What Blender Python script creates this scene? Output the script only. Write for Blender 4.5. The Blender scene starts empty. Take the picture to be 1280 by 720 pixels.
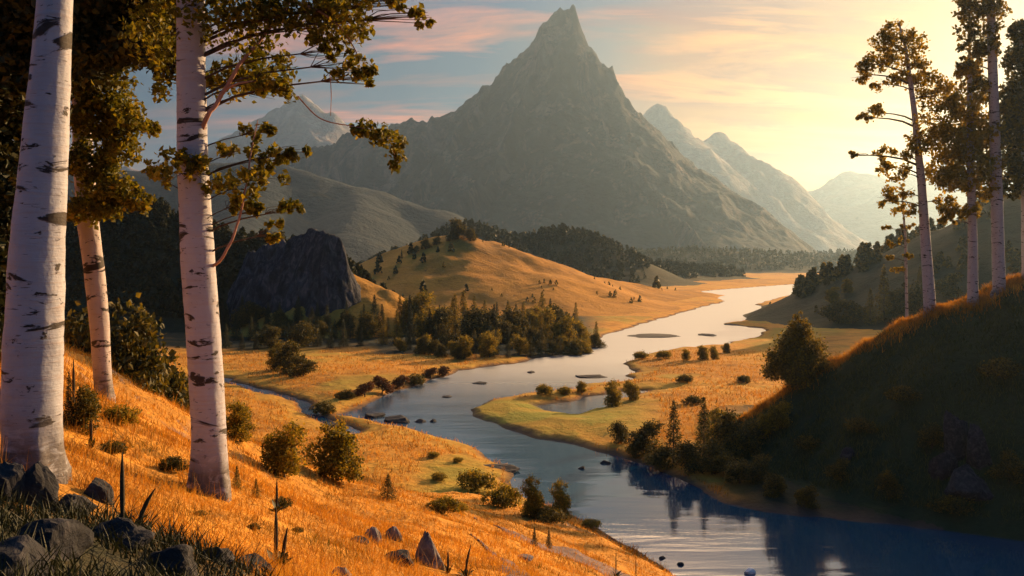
import bpy, math, random
import numpy as np
from mathutils import Vector, Matrix
random.seed(7); RNG = np.random.default_rng(7)
S = bpy.context.scene; COL = S.collection
F = 1100.0; HZ = 325.0; WZ = -22.0        # focal length in photo pixels, horizon row, water level (camera is the origin)
AZ, EL = math.radians(45), math.radians(14.5)
SUN = Vector((math.sin(AZ)*math.cos(EL), math.cos(AZ)*math.cos(EL), math.sin(EL)))

# ------------------------------------------------------------------ noise
def _h(ix, iy, s):
    n = (ix*374761393 + iy*668265263 + s*974634777) & 0xffffffff
    n = ((n ^ (n >> 13))*1274126177) & 0xffffffff
    n = ((n ^ (n >> 16))*2246822519) & 0xffffffff
    return ((n ^ (n >> 15)) & 0xffffff)/float(0xffffff)
def vn(x, y, s=0):
    x = np.asarray(x, float); y = np.asarray(y, float)
    ix = np.floor(x); iy = np.floor(y); fx = x-ix; fy = y-iy
    ix = ix.astype(np.int64); iy = iy.astype(np.int64)
    fx = fx*fx*fx*(fx*(fx*6-15)+10); fy = fy*fy*fy*(fy*(fy*6-15)+10)
    a = _h(ix, iy, s); b = _h(ix+1, iy, s); c = _h(ix, iy+1, s); d = _h(ix+1, iy+1, s)
    return (a+(b-a)*fx)*(1-fy) + (c+(d-c)*fx)*fy
def fbm(x, y, o=4, s=0, g=.5):
    r = 0; A = 1; T = 0
    for k in range(o):
        r = r + A*(vn(x, y, s+k*17)*2-1); T += A; A *= g
        x, y = (x*.8-y*.6)*2.03+11.3, (x*.6+y*.8)*2.03-7.7
    return r/T
def ridged(x, y, o=5, s=0, g=.55):
    r = 0; A = 1; T = 0
    for k in range(o):
        r = r + A*(1-np.abs(vn(x, y, s+k*13)*2-1)*1.0); T += A; A *= g
        x, y = (x*.8-y*.6)*2.1+5.3, (x*.6+y*.8)*2.1-3.7
    return r/T
def smax(a, b, k):
    h = np.clip(.5+.5*(b-a)/k, 0, 1)
    return a*(1-h)+b*h + k*h*(1-h)
def sstep(a, b, x):
    t = np.clip((x-a)/(b-a), 0, 1); return t*t*(3-2*t)

# ------------------------------------------------------------------ where things stand
def P(u, v, d): return ((u-640)/F*d, d, (HZ-v)/F*d)
def W(u, v, z=WZ):                                   # point of the water plane seen at (u, v)
    d = -z*F/(v-HZ); return ((u-640)/F*d, d)
RIVER = [W(*p) for p in [(860,800),(836,722),(800,695),(765,672),(735,655),(700,641),(660,622),(642,604),(648,588),(625,576),(600,562),(560,551),
  (520,541),(490,532),(455,524),(425,519),(450,508),(490,491),(540,476),(572,464),(640,454),(700,443),(742,433),(755,419),
  (800,406),(866,387),(905,377),(893,370),(876,364),(935,359.5),(995,355),(1018,347),(1034,341.5),(1110,339.5),(1090,345),
  (1060,354),(1020,362),(978,371),(945,381),(975,391),(938,400),(905,405),(955,411),(950,421),(900,431),
  (850,436),(800,444),(776,455),(796,467),(780,477),(720,486),(670,491),(620,499),(592,511),(600,525),(650,541),(700,553),(760,568),
  (810,581),(850,596),(880,612),(905,630),(960,641),(1050,651),(1150,659),(1280,669),(1700,690),(1700,800)]]
POND = [W(*p) for p in [(668,509),(700,503),(740,495),(792,488),(815,488),(770,500),(752,512),(722,520),(688,517)]]
STREAM = [W(*p) for p in [(262,470),(300,487),(350,500),(385,520),(410,538),(440,548),(452,541),(420,524),(395,505),(350,490),(300,478),(262,462)]]
def psd(x, y, poly):
    d = np.full(x.shape, 1e18); ins = np.zeros(x.shape, bool); n = len(poly)
    for i in range(n):
        ax, ay = poly[i]; bx, by = poly[(i+1) % n]; ex, ey = bx-ax, by-ay
        t = np.clip(((x-ax)*ex+(y-ay)*ey)/(ex*ex+ey*ey+1e-9), 0, 1)
        d = np.minimum(d, (x-ax-t*ex)**2+(y-ay-t*ey)**2)
        if ay != by:
            c = ((ay > y) != (by > y)) & (x < (bx-ax)*(y-ay)/(by-ay)+ax); ins ^= c
    d = np.sqrt(d); return np.where(ins, -d, d)
def wsd(x, y):
    w = np.minimum(3.0, .02*y)
    jx = x + w*.55*fbm(x/7, y/7, 3, 91); jy = y + w*fbm(x/7, y/7, 3, 47)
    return np.minimum(np.minimum(psd(jx, jy, RIVER), psd(jx, jy, POND)), psd(jx, jy, STREAM)+.6)
# slope the camera stands on: thin plate through surveyed points
CP = [P(50,604,7.8), P(262,614,11), P(128,487,17.5), P(128,462,24), P(75,425,26), P(0,400,27), P(230,545,20), P(330,592,21), P(400,612,23), P(560,632,32),
  P(640,652,36), P(640,720,13), P(400,720,9), P(100,720,5), P(720,662,44), P(760,700,40), P(836,722,60), P(535,702,13), P(465,667,16), P(640,633,62), P(560,617,62), P(700,655,62),
  P(400,641,42), P(230,640,40), P(75,560,44), P(0,520,48), (-60,30,1), (-60,70,-9), (-60,0,3), (-20,-12,1.5), (0,-12,-.8), (0,0,-1.75), (15,5,-8.5), (15,22,-13.5), (28,5,-15),
  (28,40,-25), (-80,110,-34), (-30,110,-34), (20,110,-34), (-30,75,-24), (0,85,-24.5), (-12,72,-21.6), (40,-12,-16), (46,60,-34), (46,100,-38), (46,20,-22), (32,90,-36), (20,70,-30), (45,115,-38), (-.3,3,-2.1), (3,8,-4.6)]
CP = np.array(CP); _n = len(CP)
def _tk(r2): return .5*r2*np.log(r2+1e-9)
_K = _tk((CP[:, None, 0]-CP[None, :, 0])**2+(CP[:, None, 1]-CP[None, :, 1])**2) + np.eye(_n)*3.0
_Q = np.c_[np.ones(_n), CP[:, :2]]
_sol = np.linalg.solve(np.block([[_K, _Q], [_Q.T, np.zeros((3, 3))]]), np.r_[CP[:, 2], 0, 0, 0])
def slopeA(x, y):
    xx = np.clip(x, -90, 45); yy = np.clip(y, -14, 115); z = _sol[_n]+_sol[_n+1]*xx+_sol[_n+2]*yy
    for i in range(_n): z = z+_sol[i]*_tk((xx-CP[i, 0])**2+(yy-CP[i, 1])**2)
    return z
def ground(x, y, sd=None):
    x = np.asarray(x, float); y = np.asarray(y, float)
    if sd is None: sd = wsd(x, y)
    up = .18*np.clip(sd, 0, 1.2) + .75*(1-np.exp(-np.clip(sd, 0, None)/5)) + (1-np.exp(-np.clip(sd, 0, None)/25))*(.5+1.1*fbm(x/26, y/26, 4, 3)) + .12*fbm(x/2.5, y/2.5, 2, 8)*np.clip(sd, 0, 1)
    z = np.where(sd > 0, WZ+.03+np.maximum(up, .02), WZ-np.minimum(-sd*.35, 1.6)-.03)
    near = (y < 118) & (x < 46)
    if near.any():
        xn, yn = x[near], y[near]
        a = slopeA(xn, yn); r = np.hypot(xn, yn)
        a = a + .10*fbm(xn/1.3, yn/1.3, 4, 21)*np.clip(r/8, .4, 2) + .35*fbm(xn/6, yn/6, 3, 22)*np.clip((r-6)/12, 0, 1.4)
        k = np.clip(sd[near]/6, 0, 1)
        zz = smax(z[near], a, 1.2)
        z[near] = np.where(sd[near] > 0, np.minimum(zz, WZ+.1+sd[near]*.9), z[near])
    return z
class Hill:
    def __init__(s, ridges, kf, kb, rnd, amp, wl, box, step, blend=2.5, seed=0, crag=0, craglen=30, warp=0, ar=0, al=1):
        s.__dict__.update(locals())
    def tent(s, x, y):
        wx, wy = x, y
        if s.warp: wx = x+s.warp*fbm(x/s.wl/1.5, y/s.wl/1.5, 3, 71); wy = y+s.warp*fbm(x/s.wl/1.5, y/s.wl/1.5, 3, 72)
        H = np.full(np.shape(x), -1e9)
        for r in s.ridges:
            pts = [P(*q) for q in r]
            for (ax, ay, az), (bx, by, bz) in zip(pts[:-1], pts[1:]):
                ex, ey = bx-ax, by-ay; L2 = ex*ex+ey*ey+1e-6
                t = np.clip(((wx-ax)*ex+(wy-ay)*ey)/L2, 0, 1)
                dx, dy = wx-ax-t*ex, wy-ay-t*ey; D = np.hypot(dx, dy)
                k = s.kf+(s.kb-s.kf)*sstep(-.5, .7, dy/(D+1e-6))
                H = np.maximum(H, az+(bz-az)*t-k*(np.sqrt(D*D+s.rnd**2)-s.rnd)-s.ar*(1-np.exp(-D/s.al)))
        rel = np.clip((H-WZ)/ (s.amp*6), 0, 1)
        H = H + s.amp*fbm(x/s.wl, y/s.wl, 5, s.seed+5)*rel
        if s.ar: H = H+(12+52*np.clip((H-150)/700, 0, 1)**1.3)*(ridged(x/62, y/110, 4, 77)-.72)*rel
        if s.crag: H = H + s.crag*(ridged(x/s.craglen, y/s.craglen, 5, s.seed+9)-.70)*rel
        return H
    def z(s, x, y, g):
        return smax(g, s.tent(x, y), s.blend)
HILLS = {
 'right': Hill([[(905,566,106),(925,548,104),(1000,497,100),(1060,457,97),(1160,404,93),(1215,376,91),(1280,352,90),(1400,318,90),(1600,300,92)]], .95, .85, 3.6, .9, 9, (15,165,66,190), .5, 1.5, 1, 1.4, 11),
 'cliff': Hill([[(306,324,268),(326,306,263),(344,298,260),(364,299,257),(376,291,256),(388,284,254),(408,286,252),(420,297,252)]], 2.6, 2.0, .6, 1.6, 7, (-110,-28,205,320), .4, 1.5, 2, 6.5, 6.5, 3.0),
 'shoulder': Hill([[(424,330,263),(436,336,262),(445,341,262),(482,362,258),(525,387,255),(560,410,250)]], .62, .7, 1.5, 1.2, 16, (-110,0,205,340), .7, 2, 2, 2.5, 24, 1.5),
 'darkslope': Hill([[(-60,262,300),(60,262,300),(200,268,295),(290,296,292),(400,322,290)]], .75, .8, 3, 2.5, 22, (-240,-30,200,380), 1.1, 2, 2, 3, 24, 2),
 'knoll': Hill([[(330,350,440),(440,346,430),(500,322,425),(545,303,420),(572,296,420),(600,301,425),(650,322,445),(750,346,480),(850,363,520),(915,371,560)],[(600,301,425),(640,345,395),(690,378,350)]], .36, .5, 7, 3.0, 32, (-200,260,280,680), 1.5, 4, 3, 3.0, 40, 5),
 'wooded': Hill([[(560,306,780),(590,284,780),(640,299,780),(675,294,790),(705,292,800),(735,308,830),(760,322,850),(800,331,880),(900,338,980)]], .42, .5, 12, 7, 70, (-320,420,520,1300), 3.5, 6, 4),
 'plateau': Hill([[(700,325,1700),(790,318,1650),(850,314,1600),(930,316,1600),(1000,321,1650),(1070,327,1750)],[(1000,321,1900),(1060,316,1900),(1100,320,1950),(1200,300,1900)]], .2, .3, 20, 4, 80, (0,1300,1250,2400), 9, 6, 5),
 'shaded': Hill([[(1072,347,430),(1100,328,385),(1160,302,355),(1220,272,335),(1280,243,315),(1400,228,300),(1550,245,300)]], .52, .5, 5, 2.2, 30, (30,420,165,640), 1.6, 4, 6, 2.5, 40, 3),
 'foothill': Hill([[(60,215,1900),(200,222,1850),(330,208,1900),(450,226,1850),(540,262,1750),(610,296,1700)],[(330,208,1900),(300,270,1500),(290,300,1300)],[(450,226,1850),(430,290,1450)]], .5, .5, 30, 25, 260, (-1500,300,900,2700), 11, 20, 7, 25, 300, 30),
}
def Zt(x, y):
    x = np.atleast_1d(np.asarray(x, float)); y = np.atleast_1d(np.asarray(y, float))
    g = ground(x, y); z = g.copy()
    for n, h in HILLS.items():
        if n == 'foothill': continue
        b = h.box; m = (x > b[0]) & (x < b[1]) & (y > b[2]) & (y < b[3])
        if m.any(): z[m] = np.maximum(z[m], h.z(x[m], y[m], g[m]))
    return z
TT = np.geomspace(3.5, 2300, 1400)
def hit(u, v):                                        # ground point seen at a picture position
    x = (u-640)/F*TT; zr = (HZ-v)/F*TT; z = Zt(x, TT); b = np.nonzero(zr < z)[0]
    i = b[0] if len(b) else len(TT)-1
    if i == 0: return Vector((x[0], TT[0], z[0]))
    a0, a1 = zr[i-1]-z[i-1], zr[i]-z[i]; t = a0/(a0-a1+1e-9); d = TT[i-1]+(TT[i]-TT[i-1])*t; xx = (u-640)/F*d
    return Vector((xx, d, float(Zt(xx, d)[0])))
def stand(u, d):
    x = (u-640)/F*d; return Vector((x, d, float(Zt(x, d)[0])))

# ------------------------------------------------------------------ materials
def mat(name):
    m = bpy.data.materials.new(name); m.use_nodes = True; nt = m.node_tree
    return m, nt, nt.nodes['Principled BSDF'], nt.nodes['Material Output']
def nd(nt, t, **k):
    n = nt.nodes.new(t)
    for a, b in k.items():
        if a.startswith('i_'):
            key = a[2:]; key = int(key) if key.isdigit() else key.replace('_', ' ')
            if isinstance(b, bpy.types.NodeSocket): nt.links.new(b, n.inputs[key])
            else: n.inputs[key].default_value = b
        else: setattr(n, a, b)
    return n
def noise(nt, vec, scale, detail=4, rough=.55, dist=0):
    n = nd(nt, 'ShaderNodeTexNoise'); n.inputs['Scale'].default_value = scale; n.inputs['Detail'].default_value = detail
    n.inputs['Roughness'].default_value = rough; n.inputs['Distortion'].default_value = dist
    if vec is not None: nt.links.new(vec, n.inputs['Vector'])
    return n.outputs['Fac']
def ramp(nt, fac, stops, interp='LINEAR'):
    r = nd(nt, 'ShaderNodeValToRGB'); nt.links.new(fac, r.inputs[0]); e = r.color_ramp.elements; r.color_ramp.interpolation = interp
    while len(e) < len(stops): e.new(.5)
    for q, (p, c) in zip(e, stops): q.position = p; q.color = c if len(c) == 4 else (*c, 1)
    return r.outputs[0]
def sc(nt, fac, a, b, lo=0, hi=1):
    n = nd(nt, 'ShaderNodeMapRange'); nt.links.new(fac, n.inputs[0])
    for i, v in enumerate((a, b, lo, hi)): n.inputs[i+1].default_value = v
    return n.outputs[0]
def mix(nt, f, a, b, bt='MIX'):
    n = nd(nt, 'ShaderNodeMix', data_type='RGBA', blend_type=bt)
    for i, v in ((0, f), (6, a), (7, b)):
        if isinstance(v, bpy.types.NodeSocket): nt.links.new(v, n.inputs[i])
        elif i and len(v) == 3: n.inputs[i].default_value = (*v, 1)
        else: n.inputs[i].default_value = v
    return n.outputs[2]
def ma(nt, op, a, b=None, clamp=False):
    n = nd(nt, 'ShaderNodeMath', operation=op, use_clamp=clamp)
    for i, v in ((0, a), (1, b)):
        if v is None: continue
        if isinstance(v, bpy.types.NodeSocket): nt.links.new(v, n.inputs[i])
        else: n.inputs[i].default_value = v
    return n.outputs[0]
def mapping(nt, vec, scale=(1, 1, 1), rot=(0, 0, 0)):
    n = nd(nt, 'ShaderNodeMapping'); nt.links.new(vec, n.inputs[0]); n.inputs['Scale'].default_value = scale; n.inputs['Rotation'].default_value = rot
    return n.outputs[0]
def bump(nt, b, hgt, strength, dist):
    n = nd(nt, 'ShaderNodeBump'); n.inputs['Strength'].default_value = strength; n.inputs['Distance'].default_value = dist
    nt.links.new(hgt, n.inputs['Height']); nt.links.new(n.outputs[0], b.inputs['Normal'])

def m_land(name, grassy, rocky, rock_at=(.80, .66), far=False, dark=None, bscale=1.0, bd=1.0):
    m, nt, b, out = mat(name); g = nd(nt, 'ShaderNodeNewGeometry'); pos = g.outputs['Position']
    s = bscale
    big = noise(nt, pos, .022*s, 5, .6, .6); mid = noise(nt, mapping(nt, pos, (1, 1.3, 1)), .16*s, 6, .65, .5); fine = noise(nt, pos, 1.7*s, 5, .7)
    c = ramp(nt, ma(nt, 'ADD', ma(nt, 'MULTIPLY', big, .55), ma(nt, 'MULTIPLY', mid, .45)), grassy)
    c = mix(nt, sc(nt, fine, .35, .7, 0, .35), c, [q*.45 for q in grassy[1][1]], 'MIX')
    tuft = noise(nt, mapping(nt, pos, (1, .8, 1)), .42*s, 7, .72, 1.0)
    c = mix(nt, sc(nt, tuft, .60, .68, 0, .75), c, (.05, .042, .018))
    if not far:
        a = nd(nt, 'ShaderNodeAttribute', attribute_name='sd').outputs['Fac']
        gr = nd(nt, 'ShaderNodeAttribute', attribute_name='green').outputs['Fac']
        c = mix(nt, ma(nt, 'MULTIPLY', gr, sc(nt, mid, .35, .6, .5, 1)), c, (.25, .24, .03))
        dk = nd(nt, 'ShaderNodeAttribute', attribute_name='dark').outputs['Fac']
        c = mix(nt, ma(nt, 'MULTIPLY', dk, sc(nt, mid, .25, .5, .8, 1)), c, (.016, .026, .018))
        aa = ma(nt, 'ADD', a, ma(nt, 'MULTIPLY', ma(nt, 'SUBTRACT', mid, .5), 2.5))
        c = mix(nt, sc(nt, aa, .2, 1.4, .9, 0), c, (.06, .045, .04))
    nz = nd(nt, 'ShaderNodeSeparateXYZ', i_0=g.outputs['True Normal']).outputs[2]
    nzn = ma(nt, 'ADD', nz, ma(nt, 'MULTIPLY', ma(nt, 'SUBTRACT', mid, .5), .3))
    rk = ramp(nt, noise(nt, mapping(nt, pos, (1, 1, .35)), .35*s, 8, .7, .8), rocky)
    c = mix(nt, sc(nt, nzn, rock_at[0], rock_at[1], 0, 1), c, rk)
    nt.links.new(c, b.inputs['Base Color']); b.inputs['Roughness'].default_value = .95; b.inputs['Specular IOR Level'].default_value = .15
    bump(nt, b, ma(nt, 'ADD', fine, ma(nt, 'MULTIPLY', mid, 3)), .7, .35*bd/s)
    return m
GOLD = [(.30, (.16, .10, .03)), (.42, (.46, .21, .03)), (.50, (.66, .30, .04)), (.58, (.68, .36, .05)), (.70, (.26, .20, .035))]
ROCK = [(.3, (.035, .038, .05)), (.5, (.10, .095, .11)), (.7, (.20, .18, .18))]
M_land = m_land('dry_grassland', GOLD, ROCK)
M_hill = m_land('hill_grass', [(.30, (.22, .12, .03)), (.46, (.46, .21, .03)), (.58, (.62, .29, .04)), (.74, (.34, .2, .04))], ROCK, (.74, .62), far=True, bscale=.6)
M_cliff = m_land('cliff_grass', [(.30, (.20, .11, .03)), (.46, (.40, .20, .03)), (.58, (.52, .26, .04)), (.74, (.26, .16, .03))], ROCK, (.70, .60), far=True, bscale=.8)
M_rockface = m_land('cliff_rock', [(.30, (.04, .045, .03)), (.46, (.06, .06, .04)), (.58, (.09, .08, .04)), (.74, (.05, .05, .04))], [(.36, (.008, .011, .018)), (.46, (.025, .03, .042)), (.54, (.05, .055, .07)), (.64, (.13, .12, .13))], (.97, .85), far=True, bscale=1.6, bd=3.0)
M_rslope = m_land('slope_grass_shade_tint', [(.30, (.012, .026, .014)), (.46, (.022, .042, .018)), (.6, (.045, .055, .02)), (.75, (.015, .024, .014))], ROCK, (.34, .2), far=True, bscale=1.2)  # near-black green: the hillside's shade put into the grass colour
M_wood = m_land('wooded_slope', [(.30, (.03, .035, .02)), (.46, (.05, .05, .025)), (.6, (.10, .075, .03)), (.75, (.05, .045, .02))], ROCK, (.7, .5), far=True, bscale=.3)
M_mtn = m_land('mountain_rock', [(.35, (.010, .024, .032)), (.5, (.018, .032, .04)), (.6, (.03, .042, .045)), (.72, (.016, .03, .036))],
               [(.3, (.014, .026, .04)), (.5, (.028, .038, .05)), (.74, (.20, .15, .13))], (.76, .56), far=True, bscale=.03)
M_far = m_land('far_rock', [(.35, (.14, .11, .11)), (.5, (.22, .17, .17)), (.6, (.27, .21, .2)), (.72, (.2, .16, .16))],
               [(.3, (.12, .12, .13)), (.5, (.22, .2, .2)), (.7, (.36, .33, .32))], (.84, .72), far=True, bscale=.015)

def m_leaf(name, cols, trans=.45, rough=.6, ns=.9, nw=.4):
    m, nt, b, out = mat(name); g = nd(nt, 'ShaderNodeNewGeometry')
    n2 = noise(nt, g.outputs['Position'], ns, 4, .6)
    f = ma(nt, 'ADD', ma(nt, 'MULTIPLY', g.outputs['Random Per Island'], 1-nw), ma(nt, 'MULTIPLY', sc(nt, n2, .3, .7), nw))
    c = ramp(nt, f, [(.1+.8*i/(len(cols)-1), q) for i, q in enumerate(cols)])
    nt.links.new(c, b.inputs['Base Color']); b.inputs['Roughness'].default_value = rough; b.inputs['Specular IOR Level'].default_value = .25
    t = nd(nt, 'ShaderNodeBsdfTranslucent'); nt.links.new(mix(nt, 1.0, c, (1.0, .85, .45), 'MULTIPLY'), t.inputs[0])
    ms = nd(nt, 'ShaderNodeMixShader'); ms.inputs[0].default_value = trans
    nt.links.new(b.outputs[0], ms.inputs[1]); nt.links.new(t.outputs[0], ms.inputs[2]); nt.links.new(ms.outputs[0], out.inputs[0])
    return m
L_birch = m_leaf('birch_leaves', [(.055, .068, .01), (.14, .14, .015), (.36, .29, .03)])
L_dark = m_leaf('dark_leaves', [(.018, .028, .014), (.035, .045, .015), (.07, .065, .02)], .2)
L_fir = m_leaf('fir_needles', [(.04, .045, .012), (.13, .11, .016), (.40, .28, .03)], .45)
L_bush = m_leaf('shrub_leaves', [(.055, .06, .012), (.17, .15, .018), (.52, .36, .04)], .5)
L_shade = m_leaf('shrub_leaves_shade_tint', [(.02, .03, .012), (.06, .06, .014), (.24, .18, .025)], .4)  # darker copy of the shrub leaves, shade put into the colour
L_grass = m_leaf('dry_grass_blades', [(.07, .075, .012), (.24, .13, .018), (.46, .20, .022), (.56, .28, .035), (.68, .42, .08)], .45, .7, .45, .62)
L_green = m_leaf('rough_green_grass', [(.025, .045, .014), (.05, .07, .018), (.12, .11, .025)], .3)
L_black = m_leaf('corner_blades_shade_tint', [(.008, .012, .006), (.018, .024, .01), (.04, .045, .015)], .15)  # near-black blades: the corner's shade put into their colour
L_gold = m_leaf('golden_leaves', [(.10, .09, .012), (.26, .20, .02), (.5, .36, .04)], .6)
L_red = m_leaf('russet_leaves', [(.05, .03, .012), (.12, .05, .02), (.22, .09, .03)], .3)

def m_birch(name, tint, seed, darkness=0.0):
    m, nt, b, out = mat(name); co = nd(nt, 'ShaderNodeTexCoord').outputs['Object']
    co = nd(nt, 'ShaderNodeVectorMath', operation='ADD', i_0=co, i_1=(seed, seed*.37, seed*2.1)).outputs[0]
    base = mix(nt, noise(nt, co, 3.0, 5), tint, [q*.72 for q in tint])
    peel = noise(nt, mapping(nt, co, (2.2, 2.2, 26)), 1, 5, .6, .4)
    base = mix(nt, sc(nt, peel, .5, .75, 0, .45), base, (.38, .27, .22))
    dash = noise(nt, mapping(nt, co, (7, 7, 60)), 1, 2, .4, .2)
    base = mix(nt, sc(nt, dash, .70, .73, 0, .7), base, (.07, .05, .045))
    band = noise(nt, mapping(nt, co, (1.1, 1.1, 3.6)), 1, 7, .6, .9)
    d = sc(nt, band, .585-darkness, .61-darkness, 0, 1)
    pat = noise(nt, mapping(nt, co, (4.5, 4.5, 9)), 1, 6, .65, .6)
    d2 = sc(nt, pat, .62, .65, 0, 1)
    dd = ma(nt, 'MAXIMUM', d, d2)
    c = mix(nt, dd, base, mix(nt, noise(nt, co, 22, 4), (.014, .011, .011), (.06, .05, .045)))
    ft = nd(nt, 'ShaderNodeAttribute', attribute_name='foot').outputs['Fac']
    bark = mix(nt, noise(nt, mapping(nt, co, (9, 9, 2.2)), 1, 6, .7, .8), (.02, .017, .017), (.24, .22, .22))
    c = mix(nt, ma(nt, 'MULTIPLY', ft, sc(nt, pat, .30, .50, 0, 1), clamp=True), c, bark)
    nt.links.new(c, b.inputs['Base Color']); b.inputs['Roughness'].default_value = .7; b.inputs['Specular IOR Level'].default_value = .25
    h = ma(nt, 'ADD', ma(nt, 'MULTIPLY', dd, .8), ma(nt, 'ADD', peel, ma(nt, 'MULTIPLY', noise(nt, co, 30, 4), .4)))
    bump(nt, b, h, .6, .02)
    return m
B1 = m_birch('white_birch_bark', (.46, .49, .57), 3.1)
B2 = m_birch('white_birch_bark_worn', (.47, .48, .56), 8.7)
B3 = m_birch('pink_birch_bark', (.52, .46, .46), 5.2)
B4 = m_birch('grey_aspen_bark', (.50, .47, .48), 1.7)
def m_plain(name, stops, scale, rough=.9, bs=.6, bd=.05, stretch=(1, 1, 1)):
    m, nt, b, out = mat(name); co = nd(nt, 'ShaderNodeTexCoord').outputs['Object']; v = mapping(nt, co, stretch)
    n = noise(nt, v, scale, 8, .68, .5); nt.links.new(ramp(nt, n, stops), b.inputs['Base Color'])
    b.inputs['Roughness'].default_value = rough; b.inputs['Specular IOR Level'].default_value = .3; bump(nt, b, n, bs, bd); return m
M_bark = m_plain('rough_bark', [(.35, (.03, .022, .018)), (.65, (.12, .085, .065))], 6, stretch=(1, 1, .2))
M_twig = m_plain('ruddy_branch_bark', [(.35, (.30, .16, .12)), (.65, (.5, .3, .24))], 8, stretch=(1, 1, .3))
M_rock = m_plain('lichened_rock', [(.32, (.05, .05, .06)), (.5, (.15, .14, .15)), (.68, (.30, .27, .26))], 3.2, bs=.9, bd=.08)
M_drock = m_plain('dark_rock', [(.32, (.008, .009, .012)), (.5, (.022, .024, .03)), (.70, (.08, .075, .08))], 3.0, bs=.9, bd=.08)  # very dark, so the corner rocks carry shade in their colour
M_white = m_plain('pale_rock', [(.3, (.7, .7, .68)), (.6, (.85, .85, .83))], 4, bs=.3)
M_path = m_plain('trodden_earth', [(.3, (.07, .045, .045)), (.5, (.15, .095, .085)), (.7, (.28, .19, .16))], 1.6, bs=.8, bd=.06)
M_stem = m_plain('dead_stem', [(.3, (.02, .018, .012)), (.7, (.07, .055, .03))], 9)

# ------------------------------------------------------------------ mesh helpers
def tag(o, label=None, cat=None, group=None, kind=None):
    for k, v in (('label', label), ('category', cat), ('group', group), ('kind', kind)):
        if v: o[k] = v
    return o
def mesh(name, V, Fc, m, parent=None, smooth=True):
    V = np.asarray(V, np.float32); Fc = np.asarray(Fc, np.int32)
    me = bpy.data.meshes.new(name); k = Fc.shape[1]
    me.vertices.add(len(V)); me.vertices.foreach_set('co', V.ravel())
    me.loops.add(Fc.size); me.loops.foreach_set('vertex_index', Fc.ravel())
    me.polygons.add(len(Fc)); me.polygons.foreach_set('loop_start', np.arange(0, Fc.size, k, dtype=np.int32)); me.polygons.foreach_set('loop_total', np.full(len(Fc), k, np.int32))
    me.polygons.foreach_set('use_smooth', np.full(len(Fc), smooth)); me.update(calc_edges=True); me.validate()
    me.materials.append(m); o = bpy.data.objects.new(name, me); COL.objects.link(o)
    if parent: o.parent = parent
    return o
def attr(o, name, vals):
    a = o.data.attributes.new(name, 'FLOAT', 'POINT'); a.data.foreach_set('value', np.asarray(vals, np.float32))
class MB:
    def __init__(s): s.V = []; s.F = []; s.n = 0
    def add(s, V, Fc): s.V.append(np.asarray(V, float)); s.F.append(np.asarray(Fc)+s.n); s.n += len(V)
    def tube(s, pts, rad, seg=8, rough=0, seed=0):
        pts = [Vector(p) for p in pts]; V = []
        up = Vector((.31, .95, .05)).normalized()
        for i, p in enumerate(pts):
            t = (pts[min(i+1, len(pts)-1)]-pts[max(i-1, 0)]).normalized(); a = t.cross(up).normalized(); b = t.cross(a)
            for k in range(seg):
                th = 2*math.pi*k/seg; r = rad[i]
                if rough: r *= 1+rough*(float(vn(k*1.7+seed, i*.6))-.5)
                V.append(p+(a*math.cos(th)+b*math.sin(th))*r)
        Fc = [(i*seg+k, i*seg+(k+1) % seg, (i+1)*seg+(k+1) % seg, (i+1)*seg+k) for i in range(len(pts)-1) for k in range(seg)]
        s.add([tuple(v) for v in V], Fc)
    def build(s, name, m, parent=None, smooth=True): return mesh(name, np.concatenate(s.V), np.concatenate(s.F), m, parent, smooth)
def leaves(C, size, asp=.6, seed=0, vary=.4, hang=0, dirs=None):
    r = np.random.default_rng(seed); n = len(C)
    a = r.normal(size=(n, 3)) if dirs is None else dirs+r.normal(size=(n, 3))*.35
    if hang: a[:, 2] -= hang
    a /= np.linalg.norm(a, axis=1)[:, None]+1e-9
    b = np.cross(a, r.normal(size=(n, 3))); b /= np.linalg.norm(b, axis=1)[:, None]+1e-9
    s = size*(1+vary*r.uniform(-1, 1, (n, 1)))
    nn = np.cross(a, b)*s*.12
    V = np.stack([C-a*s*.5, C+b*s*asp*.5+nn-a*s*.05, C+a*s*.5, C-b*s*asp*.5+nn-a*s*.05], 1).reshape(-1, 3)
    return V, np.arange(4*n).reshape(-1, 4)
def clumps(ell, n, seed, sub=26, spread=.2):
    """points gathered in small sprays through ellipsoids (cx,cy,cz, rx,ry,rz)"""
    r = np.random.default_rng(seed); out = []; vol = np.array([e[3]*e[4]*e[5] for e in ell])**.75; vol /= vol.sum()
    for e, w in zip(ell, vol):
        k = max(6, int(n*w/sub)); d = r.normal(size=(k, 3)); d /= np.linalg.norm(d, axis=1)[:, None]
        rad = r.uniform(.25, 1, (k, 1))**.45; c = d*rad*np.array(e[3:6])+np.array(e[:3])
        q = np.repeat(c, sub, 0)+r.normal(size=(k*sub, 3))*spread*np.cbrt(e[3]*e[4]*e[5]); out.append(q)
    return np.concatenate(out)
def empty(name, loc, **k):
    o = bpy.data.objects.new(name, None); COL.objects.link(o); o.location = loc; o.empty_display_size = .3; return tag(o, **k)

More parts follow.
